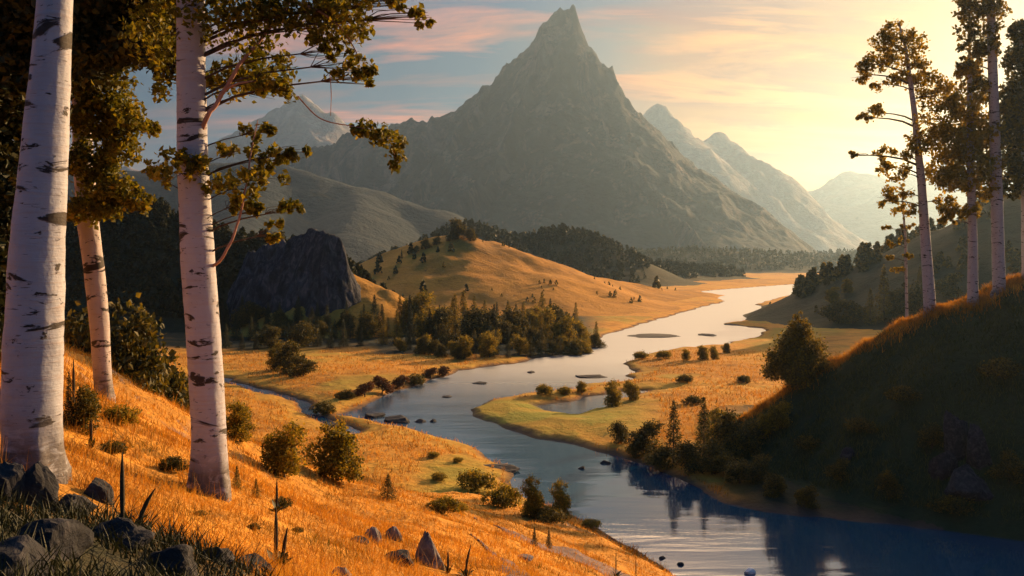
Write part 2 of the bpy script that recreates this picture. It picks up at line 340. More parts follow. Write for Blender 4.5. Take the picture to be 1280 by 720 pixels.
# ------------------------------------------------------------------ ground, hills, mountains
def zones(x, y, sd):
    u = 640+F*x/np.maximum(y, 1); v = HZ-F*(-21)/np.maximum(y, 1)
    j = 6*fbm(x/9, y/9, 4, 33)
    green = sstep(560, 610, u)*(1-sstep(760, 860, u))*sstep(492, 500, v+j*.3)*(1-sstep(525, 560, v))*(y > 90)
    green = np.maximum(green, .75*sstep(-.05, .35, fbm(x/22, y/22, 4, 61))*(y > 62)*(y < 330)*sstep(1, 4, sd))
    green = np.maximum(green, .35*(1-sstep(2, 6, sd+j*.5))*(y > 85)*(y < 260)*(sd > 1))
    dk = (y > 190)*(y < 420)*(1-sstep(535, 640, u+j))*(1-sstep(434, 439, v+j*.25))  # left valley: the cliff's shadow painted into the ground colour
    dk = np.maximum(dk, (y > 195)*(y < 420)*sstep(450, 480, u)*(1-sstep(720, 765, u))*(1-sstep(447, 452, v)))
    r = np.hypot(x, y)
    dk = np.maximum(dk, np.clip((1-sstep(7.0, 8.8, r+j*.12+.9*(x+2.6)*(x > -2.6)))*.97, 0, 1)*(y < 30))  # lower-left corner: shade painted into the ground colour
    dk = np.maximum(dk, sstep(870, 960, u+j*2)*(y < 125)*(y > 60))  # below the right hillside: its painted shade carried onto the ground
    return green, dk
az = np.concatenate([np.radians(np.linspace(-75, -33, 60, endpoint=False)), np.radians(np.linspace(-33, 33, 620)), np.radians(np.linspace(33.3, 75, 60))])
rr = np.concatenate([np.geomspace(1.2, 60, 240, endpoint=False), np.geomspace(60, 500, 420, endpoint=False), np.geomspace(500, 9000, 170)])
A_, R_ = np.meshgrid(az, rr); X = (np.sin(A_)*R_).ravel(); Y = (np.cos(A_)*R_).ravel()
sd = wsd(X, Y); Z = ground(X, Y, sd)
ii = np.arange(len(rr)*len(az)).reshape(len(rr), len(az))
def gridfaces(ii): return np.stack([ii[:-1, :-1], ii[:-1, 1:], ii[1:, 1:], ii[1:, :-1]], -1).reshape(-1, 4)
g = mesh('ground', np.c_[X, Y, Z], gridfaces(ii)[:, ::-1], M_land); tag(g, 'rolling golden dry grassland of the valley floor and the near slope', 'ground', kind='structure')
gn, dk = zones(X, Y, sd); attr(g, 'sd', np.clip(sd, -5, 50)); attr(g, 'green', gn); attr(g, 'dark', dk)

def hill_mesh(name, h, m, label, thr=.05, cat='hill'):
    x0, x1, y0, y1 = h.box; xs = np.arange(x0, x1, h.step); ys = np.arange(y0, y1, h.step*1.15)
    XX, YY = np.meshgrid(xs, ys); x = XX.ravel(); y = YY.ravel(); gz = ground(x, y); z = h.z(x, y, gz)-.01
    if name == 'hill' and label.startswith('dark grassy'): z = z + .25*fbm(x/1.5, y/1.5, 3, 5)*np.clip((z-gz)/3, 0, 1)
    keep = (z-gz) > thr; ii = np.arange(len(x)).reshape(len(ys), len(xs)); fc = gridfaces(ii); fc = fc[keep[fc].any(1)]
    us = np.unique(fc); re = np.full(len(x), -1); re[us] = np.arange(len(us))
    z = np.where(keep, z, gz-.06)
    o = mesh(name, np.c_[x, y, z][us], re[fc], m); tag(o, label, cat, kind='structure'); return o
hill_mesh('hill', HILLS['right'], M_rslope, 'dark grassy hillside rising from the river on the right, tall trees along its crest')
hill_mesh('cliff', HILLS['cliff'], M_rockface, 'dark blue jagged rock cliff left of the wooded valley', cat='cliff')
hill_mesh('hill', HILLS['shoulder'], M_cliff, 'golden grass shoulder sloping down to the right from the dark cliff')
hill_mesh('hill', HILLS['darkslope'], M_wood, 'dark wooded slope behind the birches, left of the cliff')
hill_mesh('hill', HILLS['knoll'], M_hill, 'golden rounded hill with a small clump of trees on its top')
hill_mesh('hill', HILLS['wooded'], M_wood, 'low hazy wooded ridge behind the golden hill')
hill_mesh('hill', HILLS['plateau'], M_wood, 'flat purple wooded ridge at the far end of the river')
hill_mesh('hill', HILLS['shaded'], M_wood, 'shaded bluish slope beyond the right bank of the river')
hill_mesh('hill', HILLS['foothill'], M_mtn, 'dark teal foothills at the left foot of the great mountain')

def mountain(label, ridges, kf, kb, box, step, rnd, amp, wl, crag, cl, m, seed, warp, gz=-30, ar=0, al=1):
    h = Hill(ridges, kf, kb, rnd, amp, wl, box, step, 5, seed, crag, cl, warp, ar, al)
    xs = np.arange(box[0], box[1], step); ys = np.arange(box[2], box[3], step*1.1); XX, YY = np.meshgrid(xs, ys); x = XX.ravel(); y = YY.ravel()
    z = h.tent(x, y)
    ii = np.arange(len(x)).reshape(len(ys), len(xs)); fc = gridfaces(ii); keep = z > gz; fc = fc[keep[fc].any(1)]
    us = np.unique(fc); re = np.full(len(x), -1); re[us] = np.arange(len(us)); z = np.maximum(z, gz-5)
    o = mesh('mountain', np.c_[x, y, z][us], re[fc], m, smooth=False); tag(o, label, 'mountain', kind='structure'); o.data.polygons.foreach_set('use_smooth', np.ones(len(o.data.polygons), bool)); return o
mountain('great pointed mountain towering over the valley with sunlit spurs on its right flank',
  [[(698,0,3000),(687,8,3000),(665,34,3000),(640,62,3010),(605,98,3030),(560,128,3060),(505,148,3100),(455,162,3150),(400,185,3200),(330,212,3200),(250,235,3250),(160,250,3250)],
   [(698,0,3000),(714,2,3000),(727,46,2990),(737,82,2990),(752,112,3000),(768,136,3000),(786,170,3050),(806,180,3100),(834,164,3100),(850,186,3090),(873,212,3070),(896,234,3050),(918,262,3030),(938,288,3000),(960,312,3000)],
   [(716,30,2990),(712,135,2760),(760,187,2600),(820,242,2400),(862,284,2230),(892,316,2050)],
   [(690,20,2990),(655,110,2800),(610,205,2500),(560,285,2150)],
   [(768,136,3000),(795,195,2850),(850,235,2650),(892,288,2450)],
   [(834,164,3100),(872,220,2900),(922,272,2700),(960,303,2500)],
   [(605,98,3030),(560,190,2750),(500,260,2450),(450,300,2200)]],
  .64, .66, (-1500,1400,1850,3650), 6.5, 5, 22, 300, 95, 230, M_mtn, 3, 30, ar=350, al=205)
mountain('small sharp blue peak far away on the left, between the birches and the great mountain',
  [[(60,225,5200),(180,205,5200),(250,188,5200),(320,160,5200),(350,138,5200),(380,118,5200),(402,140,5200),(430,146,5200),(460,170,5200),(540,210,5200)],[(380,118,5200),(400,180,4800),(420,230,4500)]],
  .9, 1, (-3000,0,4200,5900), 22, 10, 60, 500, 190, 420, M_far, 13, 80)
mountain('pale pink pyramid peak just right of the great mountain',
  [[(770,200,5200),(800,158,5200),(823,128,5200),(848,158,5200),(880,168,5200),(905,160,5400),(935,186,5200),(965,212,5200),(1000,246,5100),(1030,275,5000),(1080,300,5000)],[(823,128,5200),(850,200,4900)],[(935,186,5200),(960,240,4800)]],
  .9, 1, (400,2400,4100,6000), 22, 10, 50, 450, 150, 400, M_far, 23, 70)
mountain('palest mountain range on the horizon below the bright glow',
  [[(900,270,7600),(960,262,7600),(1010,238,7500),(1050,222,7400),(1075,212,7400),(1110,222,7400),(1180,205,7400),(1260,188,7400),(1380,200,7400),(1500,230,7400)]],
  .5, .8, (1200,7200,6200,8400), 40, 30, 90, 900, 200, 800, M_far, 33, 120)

# river
M_w, nt, b, out = mat('river_water'); pos = nd(nt, 'ShaderNodeNewGeometry').outputs['Position']
b.inputs['Base Color'].default_value = (.006, .05, .11, 1); nt.links.new(sc(nt, nd(nt, 'ShaderNodeSeparateXYZ', i_0=pos).outputs[1], 95, 210, .05, .46), b.inputs['Roughness']); b.inputs['IOR'].default_value = 2.0; b.inputs['Specular IOR Level'].default_value = .75
w1 = noise(nt, mapping(nt, pos, (.25, 1.1, 1), (0, 0, .25)), .9, 5, .6, .4); w2 = noise(nt, mapping(nt, pos, (.12, .4, 1), (0, 0, .1)), .35, 3, .5, .3)
calm = sc(nt, noise(nt, mapping(nt, pos, (.35, 1.4, 1), (0, 0, .35)), .05, 4), .4, .62, .15, 1)
bump(nt, b, ma(nt, 'MULTIPLY', calm, ma(nt, 'ADD', w1, ma(nt, 'MULTIPLY', w2, 2.0))), .5, .05)
xs = np.linspace(-900, 1500, 60); ys = np.concatenate([np.linspace(20, 500, 60, endpoint=False), np.linspace(500, 2600, 40)])
XX, YY = np.meshgrid(xs, ys); ii = np.arange(XX.size).reshape(XX.shape)
tag(mesh('river', np.c_[XX.ravel(), YY.ravel(), np.full(XX.size, WZ)], gridfaces(ii), M_w), 'winding river of still reflecting water', 'river', kind='structure')

# trodden path on the near slope: follows the ground
def strip(name, px, w0, w1, m, lab, cat, lift=.03):
    pts = [hit(*p) for p in px]; C = []
    for a, c in zip(pts[:-1], pts[1:]):
        n = max(2, int((c-a).length/.25)); C += [a.lerp(c, k/n) for k in range(n)]
    C.append(pts[-1]); V = []; J = 9
    for i, c in enumerate(C):
        t = (C[min(i+3, len(C)-1)]-C[max(i-3, 0)]).normalized(); n = Vector((-t.y, t.x, 0)).normalized(); f = i/len(C)
        w = (w0+(w1-w0)*f)*(1+.5*float(fbm(i*.13, 3.3, 3, 5)))*min(1, (i+1)/14)
        for j in range(J):
            q = c+n*w*((j/(J-1))-.5)*(1+.3*float(fbm(i*.3, j, 2, 9))); V.append((q.x, q.y))
    V = np.array(V); z = Zt(V[:, 0], V[:, 1]); e = np.abs(np.tile(np.linspace(-1, 1, J), len(C)))
    z = z+lift-.05*(e > .95)
    ii = np.arange(len(V)).reshape(len(C), J)
    o = mesh(name, np.c_[V, z], gridfaces(ii), m); tag(o, lab, cat, kind='structure')
strip('path', [(592,647),(640,668),(700,690),(760,712),(800,735)], 1.0, 3.2, M_path, 'purplish trodden earth path running down the near slope to the river', 'path')
strip('path', [(588,668),(612,690),(640,708),(665,735)], .3, .8, M_path, 'narrow stony track beside the main path on the near slope', 'path')

# ------------------------------------------------------------------ prototypes of trees (height 1)
def crown_obj(V, Fc, m, parent, name='crown'): return mesh(name, V, Fc, m, parent, smooth=False)
def trunk_bit(parent, r, h, lean=0, m=None):
    b_ = MB(); b_.tube([(lean*t*t, lean*.4*t, t*h-.02) for t in (0, .1, .3, .6, 1)], [r*1.7, r*1.1, r*.9, r*.6, r*.15], 7, .2); return b_.build('trunk', m or M_bark, parent)
def proto_conifer(m, wide, n, seed, ragged=.3, size=.032):
    r = np.random.default_rng(seed); C = []; D = []; lv = 26
    for i in range(lv):
        t = i/(lv-1); z = .06+.93*t; R = wide*(1-t)**.85*(1+ragged*r.uniform(-1, .6))+.008
        nb = int(5+9*(1-t)); ph = r.uniform(0, 6.28)
        for k in range(nb):
            th = ph+k*6.283/nb+r.uniform(-.3, .3); rb = R*r.uniform(.6, 1.12)
            q = max(4, int(n*(.25+(1-t))/lv/nb/.72)); s = r.uniform(.1, 1, q)**.7
            dr = np.array([math.cos(th), math.sin(th), 0.]); p = dr*(s*rb)[:, None]
            p[:, 2] = z-(s**1.6)*rb*.42+r.normal(0, .008, q); p += r.normal(0, .011+.02*R, (q, 3)); C.append(p)
            D.append(np.tile(dr+np.array([0, 0, -.35]), (q, 1)))
    C = np.concatenate(C); D = np.concatenate(D)
    e = empty('proto', (0, 0, 0)); V, Fc = leaves(C, size, .45, seed, .5, 0, D); crown_obj(V, Fc, m, e); trunk_bit(e, .016, .9); return e
def proto_round(m, ell, n, seed, size=.045, th=.5, sub=22, spread=.2):
    C = clumps(ell, n, seed, sub, spread); C = C[C[:, 2] > .01]; e = empty('proto', (0, 0, 0)); V, Fc = leaves(C, size, .7, seed, .45); crown_obj(V, Fc, m, e)
    b_ = MB(); b_.tube([(0, 0, -.03), (.01, 0, th*.4), (0, .01, th)], [.035, .022, .008], 7, .2)
    for q in ell[:5]: b_.tube([(0, 0, th*.25), (q[0]*.5, q[1]*.5, (th*.3+q[2])*.5), (q[0], q[1], q[2])], [.016, .01, .004], 5)
    b_.build('trunk', M_bark, e); return e
def lobes(seed, k, w, zlo, zhi, r0):
    r = random.Random(seed); o = []
    for i in range(k):
        a = r.uniform(0, 6.28); z = zlo+(zhi-zlo)*(i+.5)/k; q = w*math.sqrt(max(.05, 1-((z-zlo)/(zhi-zlo+.15))**2))*r.uniform(.4, .8)
        s = r0*r.uniform(.75, 1.2); o.append((math.cos(a)*q, math.sin(a)*q, z, s, s, s*.85))
    return o+[(0, 0, (zlo+zhi)/2, w*.55, w*.55, (zhi-zlo)*.5)]
PR = {}
PR['fir'] = [proto_conifer(L_fir, .24, 2600, s) for s in (1, 2)]
PR['dfir'] = [proto_conifer(L_dark, .22, 2400, s) for s in (3, 4)]
PR['sfir'] = [proto_conifer(L_shade, .3, 3000, s, .4) for s in (5, 6)]
PR['round'] = [proto_round(L_bush, lobes(s, 11, .40, .06, .82, .21), 6500, s) for s in (7, 8, 9)]
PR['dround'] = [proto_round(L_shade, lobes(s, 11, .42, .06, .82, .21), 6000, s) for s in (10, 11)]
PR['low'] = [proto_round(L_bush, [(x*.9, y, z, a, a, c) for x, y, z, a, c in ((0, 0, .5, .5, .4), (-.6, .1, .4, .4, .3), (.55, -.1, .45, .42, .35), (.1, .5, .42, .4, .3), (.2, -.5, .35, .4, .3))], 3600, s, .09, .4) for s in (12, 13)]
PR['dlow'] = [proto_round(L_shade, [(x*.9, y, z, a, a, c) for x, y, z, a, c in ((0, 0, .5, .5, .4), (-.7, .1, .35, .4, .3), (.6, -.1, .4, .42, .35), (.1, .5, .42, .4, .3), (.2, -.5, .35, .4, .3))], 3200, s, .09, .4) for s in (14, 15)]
PR['red'] = [proto_round(L_red, lobes(16, 7, .5, .2, .75, .26), 3000, 16, .07)]
PR['big'] = [proto_round(L_fir, [(0, 0, .9, .06, .06, .09), (.02, 0, .78, .13, .13, .12), (0, .02, .63, .2, .2, .14), (-.1, -.08, .52, .2, .2, .16), (.14, -.05, .48, .2, .2, .16), (-.05, .14, .45, .22, .22, .16), (-.22, -.08, .33, .2, .2, .16), (.25, -.02, .28, .2, .2, .17), (.05, -.22, .3, .22, .22, .17), (-.02, .24, .28, .22, .22, .16), (-.28, .08, .17, .17, .17, .13), (.3, -.1, .14, .16, .16, .12), (0, -.25, .13, .22, .2, .12), (0, 0, .3, .28, .28, .25)], 26000, 17, .03, .8, 24, .2)]
NAMES = {'fir': 'fir_tree', 'dfir': 'fir_tree', 'sfir': 'fir_tree', 'round': 'bushy_tree', 'dround': 'bushy_tree', 'low': 'shrub', 'dlow': 'shrub', 'red': 'shrub', 'big': 'conical_tree'}
USED = {}
def plant(kind, loc, h, label, group=None, wx=1.0, cat=None, rot=None, var=None):
    pr = PR[kind]; p = pr[random.randrange(len(pr)) if var is None else var]; e = p.copy(); COL.objects.link(e); e.name = NAMES[kind]
    for ch in p.children: c = ch.copy(); COL.objects.link(c); c.parent = e
    e.location = loc; e.location.z -= .02*h; e.scale = (h*wx, h*wx, h); e.rotation_euler = (0, 0, random.uniform(0, 6.28) if rot is None else rot)
    tag(e, label, cat or ('shrub' if NAMES[kind] == 'shrub' else 'tree'), group); return e
def at(kind, u, v, hp, label, group=None, wx=1.0, **k):
    p = hit(u, v); return plant(kind, p, hp*p.y/F, label, group, wx, **k)
#TREES#
exec_trees = True
T = [
 ('big', 998, 480, 94, 'large dark conical tree alone on the meadow beside the right hillside', 'G0', 1.0),
 ('round', 765, 508, 32, 'rounded dark bush on the green river meadow beside the pale pond', 'G1', 1.0),
 ('round', 789, 500, 26, 'smaller bush just right of the pond on the river meadow', 'G1', 1.0),
 ('low', 681, 493, 14, 'low bush at the left end of the row on the peninsula edge', 'G1', 1.1),
 ('low', 705, 492, 10, 'tiny bush in the middle of the row on the peninsula edge', 'G1', 1.2),
 ('round', 727, 491, 16, 'upright small bush at the right end of the row on the peninsula edge', 'G1', 1.1),
 ('low', 802, 449, 11, 'small lit bush at the far bank where the meadow narrows', 'G1', 1.1),
 ('low', 829, 448, 11, 'small lit bush a little right along the far meadow bank', 'G1', 1.1),
 ('round', 858, 450, 14, 'small lit tree left of the two close trees on the far meadow', 'G1', 1.1),
 ('round', 878, 450, 20, 'taller of the two close small trees on the far meadow', 'G1', 1.0),
 ('round', 892, 449, 17, 'shorter of the two close small trees on the far meadow', 'G1', 1.0),
 ('round', 908, 441, 14, 'little round tree by the water on the far meadow tip', 'G1', 1.0),
 ('dlow', 855, 477, 10, 'low dark bush in the middle of the lit meadow', 'G1', 1.2),
 ('dlow', 866, 505, 12, 'low dark bush near the pond side of the lit meadow', 'G1', 1.2),
 ('dlow', 930, 478, 10, 'low dark bush close to the conical tree on the lit meadow', 'G1', 1.2),
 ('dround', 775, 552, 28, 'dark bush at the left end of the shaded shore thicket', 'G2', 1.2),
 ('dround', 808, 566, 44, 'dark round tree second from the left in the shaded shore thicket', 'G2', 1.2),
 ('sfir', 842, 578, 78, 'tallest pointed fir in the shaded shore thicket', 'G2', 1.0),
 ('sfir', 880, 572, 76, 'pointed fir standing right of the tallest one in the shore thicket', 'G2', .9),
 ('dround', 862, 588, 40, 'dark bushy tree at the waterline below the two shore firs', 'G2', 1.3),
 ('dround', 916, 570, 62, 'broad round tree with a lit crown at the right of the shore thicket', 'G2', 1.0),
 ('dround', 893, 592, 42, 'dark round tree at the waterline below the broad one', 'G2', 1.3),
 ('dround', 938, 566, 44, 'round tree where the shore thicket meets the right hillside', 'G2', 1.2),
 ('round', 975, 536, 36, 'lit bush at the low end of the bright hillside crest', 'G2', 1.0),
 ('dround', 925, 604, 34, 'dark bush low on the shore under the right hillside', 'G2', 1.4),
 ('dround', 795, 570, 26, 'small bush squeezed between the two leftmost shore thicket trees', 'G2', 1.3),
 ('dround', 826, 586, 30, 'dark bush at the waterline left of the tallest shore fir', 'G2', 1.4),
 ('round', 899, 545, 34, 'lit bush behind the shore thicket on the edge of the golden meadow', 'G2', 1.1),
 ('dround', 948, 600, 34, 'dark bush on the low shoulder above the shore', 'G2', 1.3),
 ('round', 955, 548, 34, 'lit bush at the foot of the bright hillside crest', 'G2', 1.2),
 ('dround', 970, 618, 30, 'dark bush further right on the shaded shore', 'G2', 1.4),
 ('round', 300, 551, 50, 'olive tree immediately right of the middle birch trunk, on the valley floor', 'G3', 1.0),
 ('round', 355, 596, 68, 'bushy olive tree between the small one and the darkest one beyond the slope', 'G3', 1.0),
 ('round', 421, 600, 80, 'largest and darkest bushy tree on the left river meadow', 'G3', 1.05),
 ('dround', 362, 466, 44, 'dark bushy tree on the golden meadow below the cliff', 'G3', 1.0),
 ('round', 346, 462, 34, 'lighter small tree leaning against the dark one below the cliff', 'G3', 1.0),
 ('dround', 379, 470, 28, 'low dark bush at the right foot of the tree below the cliff', 'G3', 1.3),
 ('dlow', 404, 517, 17, 'dark shrub by the little inlet on the left bank', 'G4', 1.1),
 ('dlow', 432, 498, 12, 'dark shrub above the inlet on the left bank', 'G4', 1.2),
 ('red', 456, 496, 22, 'russet shrub at the start of the dark left bank thicket', 'G4', 1.2),
 ('red', 478, 492, 26, 'tallest russet shrub of the dark left bank thicket', 'G4', 1.0),
 ('red', 500, 485, 18, 'russet shrub in the middle of the left bank thicket', 'G4', 1.3),
 ('dlow', 518, 480, 14, 'dark low shrub right of the russet shrubs on the left bank', 'G4', 1.2),
 ('red', 538, 473, 16, 'russet shrub near the point of the left bank', 'G4', 1.3),
 ('red', 554, 470, 14, 'last russet shrub on the point of the left bank', 'G4', 1.3),
 ('low', 597, 612, 28, 'broad shrub on the near river meadow beside the low islet', 'G5', 1.0),
 ('low', 628, 634, 32, 'broad shrub with a lit top next to the shore pair', 'G5', .9),
 ('low', 555, 640, 22, 'flat shrub on the edge of the near slope', 'G5', 1.1),
 ('low', 575, 641, 15, 'small shrub touching the flat one on the slope edge', 'G5', 1.1),
 ('sfir', 485, 624, 32, 'small pointed bush alone on the golden near meadow', 'G5', 1.7),
 ('low', 550, 600, 10, 'tiny flat shrub in the middle of the near meadow', 'G5', 1.4),
 ('low', 541, 571, 7, 'tiny shrub near the river edge of the near meadow', 'G5', 1.5),
 ('low', 572, 577, 6, 'tiniest shrub by the river edge of the near meadow', 'G5', 1.5),
 ('round', 664, 645, 48, 'left and taller of two egg shaped bushes at the near shore', 'G5', .85),
 ('round', 699, 646, 44, 'right one of two egg shaped bushes at the near shore', 'G5', .85),
 ('dlow', 680, 651, 20, 'dark low shrub below the two egg shaped bushes', 'G5', 1.5),
 ('low', 738, 660, 12, 'thin low shrub at the water right of the egg shaped bushes', 'G5', 1.3),
 ('dfir', 668, 683, 24, 'left one of two tiny dark firs beside the path', 'G6', 1.2),
 ('dfir', 686, 686, 24, 'right one of two tiny dark firs beside the path', 'G6', 1.2),
 ('dround', 104, 540, 62, 'dark bush right behind the big left birch', 'G7', .9),
 ('dfir', 86, 530, 66, 'narrow dark young fir touching the big left birch', 'G7', .7),
 ('low', 152, 532, 28, 'low bush between the left birch and the middle birch', 'G7', .9),
 ('dlow', 140, 566, 16, 'small dark bush on orange grass between the birches', 'G7', 1.4),
 ('dlow', 216, 588, 20, 'dark bush immediately left of the middle birch foot', 'G7', 1.1),
 ('sfir', 296, 612, 30, 'dark spiky bush touching the right side of the middle birch foot', 'G7', 1.1),
 ('sfir', 320, 622, 24, 'dark spiky bush second from the middle birch foot', 'G7', 1.2),
 ('dlow', 350, 634, 14, 'small round dark bush right of the spiky ones', 'G7', 1.1),
 ('dlow', 250, 552, 12, 'small dark bush seen just left of the middle birch', 'G7', 1.3),
 ('dlow', 400, 637, 6, 'tiny tuft on the bare orange slope, upper one', 'G7', 1.6),
 ('dlow', 372, 666, 8, 'tiny tuft on the bare orange slope, lower right one', 'G7', 1.1),
 ('dlow', 317, 662, 9, 'tiny tuft on the bare orange slope, middle one', 'G7', 1.1),
 ('dlow', 250, 645, 8, 'tiny tuft on the bare orange slope, left one', 'G7', 1.1),
 ('fir', 1105, 400, 68, 'tall pointed fir on the shaded far slope behind the right crest', 'G8', 1.0),
 ('fir', 1088, 404, 44, 'shorter fir left of the tall one on the shaded far slope', 'G8', 1.1),
 ('dround', 1126, 398, 40, 'round tree right of the tall fir on the shaded far slope', 'G8', 1.2),
 ('dround', 1066, 404, 32, 'round tree in the far slope cluster below the tall fir', 'G8', 1.2),
 ('dround', 1044, 402, 30, 'leftmost round tree of the far slope cluster', 'G8', 1.2),
 ('dround', 1148, 392, 44, 'round tree partly behind the slim crest tree trunk', 'G8', 1.2),
 ('round', 1040, 378, 20, 'small lit tree above the cluster on the far slope', 'G8', 1.1),
 ('round', 1060, 366, 18, 'small lit tree near the far bend of the river', 'G8', 1.1),
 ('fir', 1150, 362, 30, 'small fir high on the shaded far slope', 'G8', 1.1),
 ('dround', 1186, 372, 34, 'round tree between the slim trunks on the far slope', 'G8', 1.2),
]
GN = {'G0': None, 'G1': 'bushes on the right river meadow', 'G2': 'trees of the shaded shore thicket', 'G3': 'bushy trees on the left valley floor', 'G4': 'shrubs of the left bank thicket',
      'G5': 'shrubs on the near river meadow', 'G6': 'tiny firs beside the path', 'G7': 'small bushes around the birches', 'G8': 'trees on the shaded far slope'}
for kind, u, v, hp, lab, gp, wx in T: at(kind, u, v, hp, lab, GN[gp], wx)
# tall shrubs beyond the brow of the near slope
for u, d, vt, k, lab in ((120, 44, 372, 'dround', 'dark tree beyond the brow, right beside the big left birch'), (152, 46, 362, 'dround', 'tallest dark tree beyond the brow behind the thin birch'),
        (180, 50, 402, 'dround', 'dark tree beyond the brow right of the thin birch'), (207, 52, 440, 'dround', 'dark tree beyond the brow just left of the middle birch'), (236, 56, 468, 'dround', 'lowest dark tree beyond the brow, half behind the middle birch')):
    p = stand(u, d); plant(k, p, (HZ-vt)/F*d-p.z, lab, 'tall bushes beyond the brow', .75)
# shrubs and rocks on the shaded right slope
for k_, u, v, hp, lab in (('dlow', 1010, 560, 18, 'leftmost shrub on the shaded right hillside'), ('dround', 1048, 600, 30, 'round bush low on the shaded right hillside above the river'), ('dlow', 1075, 540, 20, 'flat shrub halfway up the shaded right hillside'),
        ('dround', 1112, 620, 34, 'bush near the waterline in the middle of the right shore'), ('dlow', 1130, 500, 20, 'shrub high on the shaded hillside under the leaning crest tree'), ('dround', 1165, 560, 34, 'bush left of the rock outcrop on the shaded hillside'),
        ('dlow', 1250, 470, 26, 'shrub high near the right edge of the shaded hillside'), ('dround', 1262, 600, 40, 'large bush right of the rock outcrop on the shaded hillside'), ('dround', 1010, 632, 28, 'bush at the waterline below the leftmost hillside shrub'), ('dlow', 1190, 640, 24, 'low shrub at the waterline under the rock outcrop')):
    at(k_, u, v, hp, lab, 'shrubs on the shaded right hillside', 1.15)
# valley forest
r = random.Random(4); n = 0
rows = [(408, 500, 700), (418, 455, 735), (428, 480, 745), (438, 500, 745), (446, 530, 735)]
for ri, (v0, ua, ub) in enumerate(rows):
    u = ua
    while u < ub:
        vv = v0+r.uniform(-4, 4); front = ri >= 3; k = r.choice(['fir', 'round', 'dfir', 'fir', 'dround'] if not front else ['dround', 'sfir', 'round', 'dfir'])
        hp = (r.uniform(30, 52) if not front else r.uniform(18, 34)) * (1-.25*abs(u-600)/140)
        side = 'left end' if u < 530 else ('right end by the water' if u > 690 else 'middle')
        row = ('back row', 'second row', 'central row', 'fourth row', 'front row')[ri]
        kn = {'fir': 'olive fir', 'dfir': 'dark fir', 'sfir': 'broad dark fir', 'round': 'olive round tree', 'dround': 'dark round tree'}[k]
        at(k, u+r.uniform(-4, 4), vv, hp, f'{kn} in the {row} of the valley forest, {side}', 'valley forest trees', r.uniform(.95, 1.25)); n += 1
        u += r.uniform(10, 17)
# dark firs under the cliff
for ri, v0 in enumerate((402, 412, 424, 434)):
    u = 265+ri*6
    while u < 470:
        hp = r.uniform(20, 36); k = r.choice(['dfir', 'dfir', 'dround'])
        kn = 'dark fir' if k == 'dfir' else 'dark round tree'
        side = 'near the middle birch' if u < 330 else ('towards the valley forest' if u > 410 else 'midway along')
        at(k, u, v0+r.uniform(-3, 3), hp, f'{kn} at the shaded foot of the cliff, row {["highest", "second", "third", "lowest"][ri]}, {side}'.replace('row highest', 'highest row').replace('row second', 'second row').replace('row third', 'third row').replace('row lowest', 'lowest row'), 'dark trees under the cliff', r.uniform(1, 1.4)); u += r.uniform(13, 24)
# trees on the knoll top and its left ridge
for u, v, hp, k, lab in ((560, 301, 16, 'dfir', 'leftmost fir of the clump on the golden hilltop'), (566, 299, 24, 'dfir', 'second fir of the clump on the golden hilltop'), (573, 298, 27, 'dround', 'tallest round tree of the clump on the golden hilltop'),
        (580, 299, 22, 'dfir', 'fourth fir of the clump on the golden hilltop'), (588, 301, 17, 'dround', 'rightmost round tree of the clump on the golden hilltop'), (546, 306, 12, 'dround', 'round tree left of the golden hilltop clump'),
        (532, 311, 15, 'dround', 'round tree on the dark ridge left of the hilltop'), (520, 316, 10, 'dround', 'small tree further down the dark left ridge'), (502, 323, 11, 'dfir', 'small fir low on the dark left ridge')):
    at(k, u, v, hp, lab, 'trees on the golden hilltop', 1.1)
for p in [q for L in PR.values() for q in L]:
    for ch in list(p.children): bpy.data.objects.remove(ch)
    bpy.data.objects.remove(p)

# distant woods as one mass
def forest(name, pts, hs, m, lab, seed, per=70):
    r = np.random.default_rng(seed); C = []; Sz = []
    for (x, y, z), h in zip(pts, hs):
        t = r.uniform(0, 1, per); w = h*.34*(1-t**1.5)+.02*h; th = r.uniform(0, 6.28, per); q = w*np.sqrt(r.uniform(.2, 1, per))
        C.append(np.c_[x+np.cos(th)*q, y+np.sin(th)*q, z+t*h]); Sz.append(np.full(per, h*.16))
    C = np.concatenate(C); s = np.concatenate(Sz)[:, None]; n = len(C); a = r.normal(size=(n, 3)); a /= np.linalg.norm(a, axis=1)[:, None]; b_ = np.cross(a, r.normal(size=(n, 3))); b_ /= np.linalg.norm(b_, axis=1)[:, None]
    V = np.stack([C-a*s, C+b_*s*.7, C+a*s, C-b_*s*.7], 1).reshape(-1, 3)
    tag(mesh(name, V, np.arange(4*n).reshape(-1, 4), m, smooth=False), lab, 'forest', kind='stuff')
def scatter(n, box, cond, seed, h0, h1):
    r = np.random.default_rng(seed); x = r.uniform(box[0], box[1], n); y = r.uniform(box[2], box[3], n); z = Zt(x, y); k = cond(x, y, z); h = r.uniform(h0, h1, n)*(.8+.5*vn(x/25, y/25, 3))
    return np.c_[x, y, z-.3][k], h[k]
p, h = scatter(9000, (-300, 330, 560, 1000), lambda x, y, z: (z > -18) & (vn(x/45, y/45, 6) > .33), 5, 5, 8); forest('forest', p[:3200], h[:3200], L_dark, 'far woods covering the low ridge behind the golden hill', 1, 46)
p, h = scatter(9000, (60, 1100, 1300, 2000), lambda x, y, z: (z > -17), 6, 7, 11); forest('forest', p[:2600], h[:2600], L_dark, 'far woods lining the flat ridge at the end of the river', 2, 30)
p, h = scatter(5200, (80, 400, 180, 560), lambda x, y, z: (z > -16) & (vn(x/18, y/18, 8) > .62), 7, 3, 7); forest('forest', p[:900], h[:900], L_shade, 'scattered scrub on the shaded slope across the river', 3, 90)
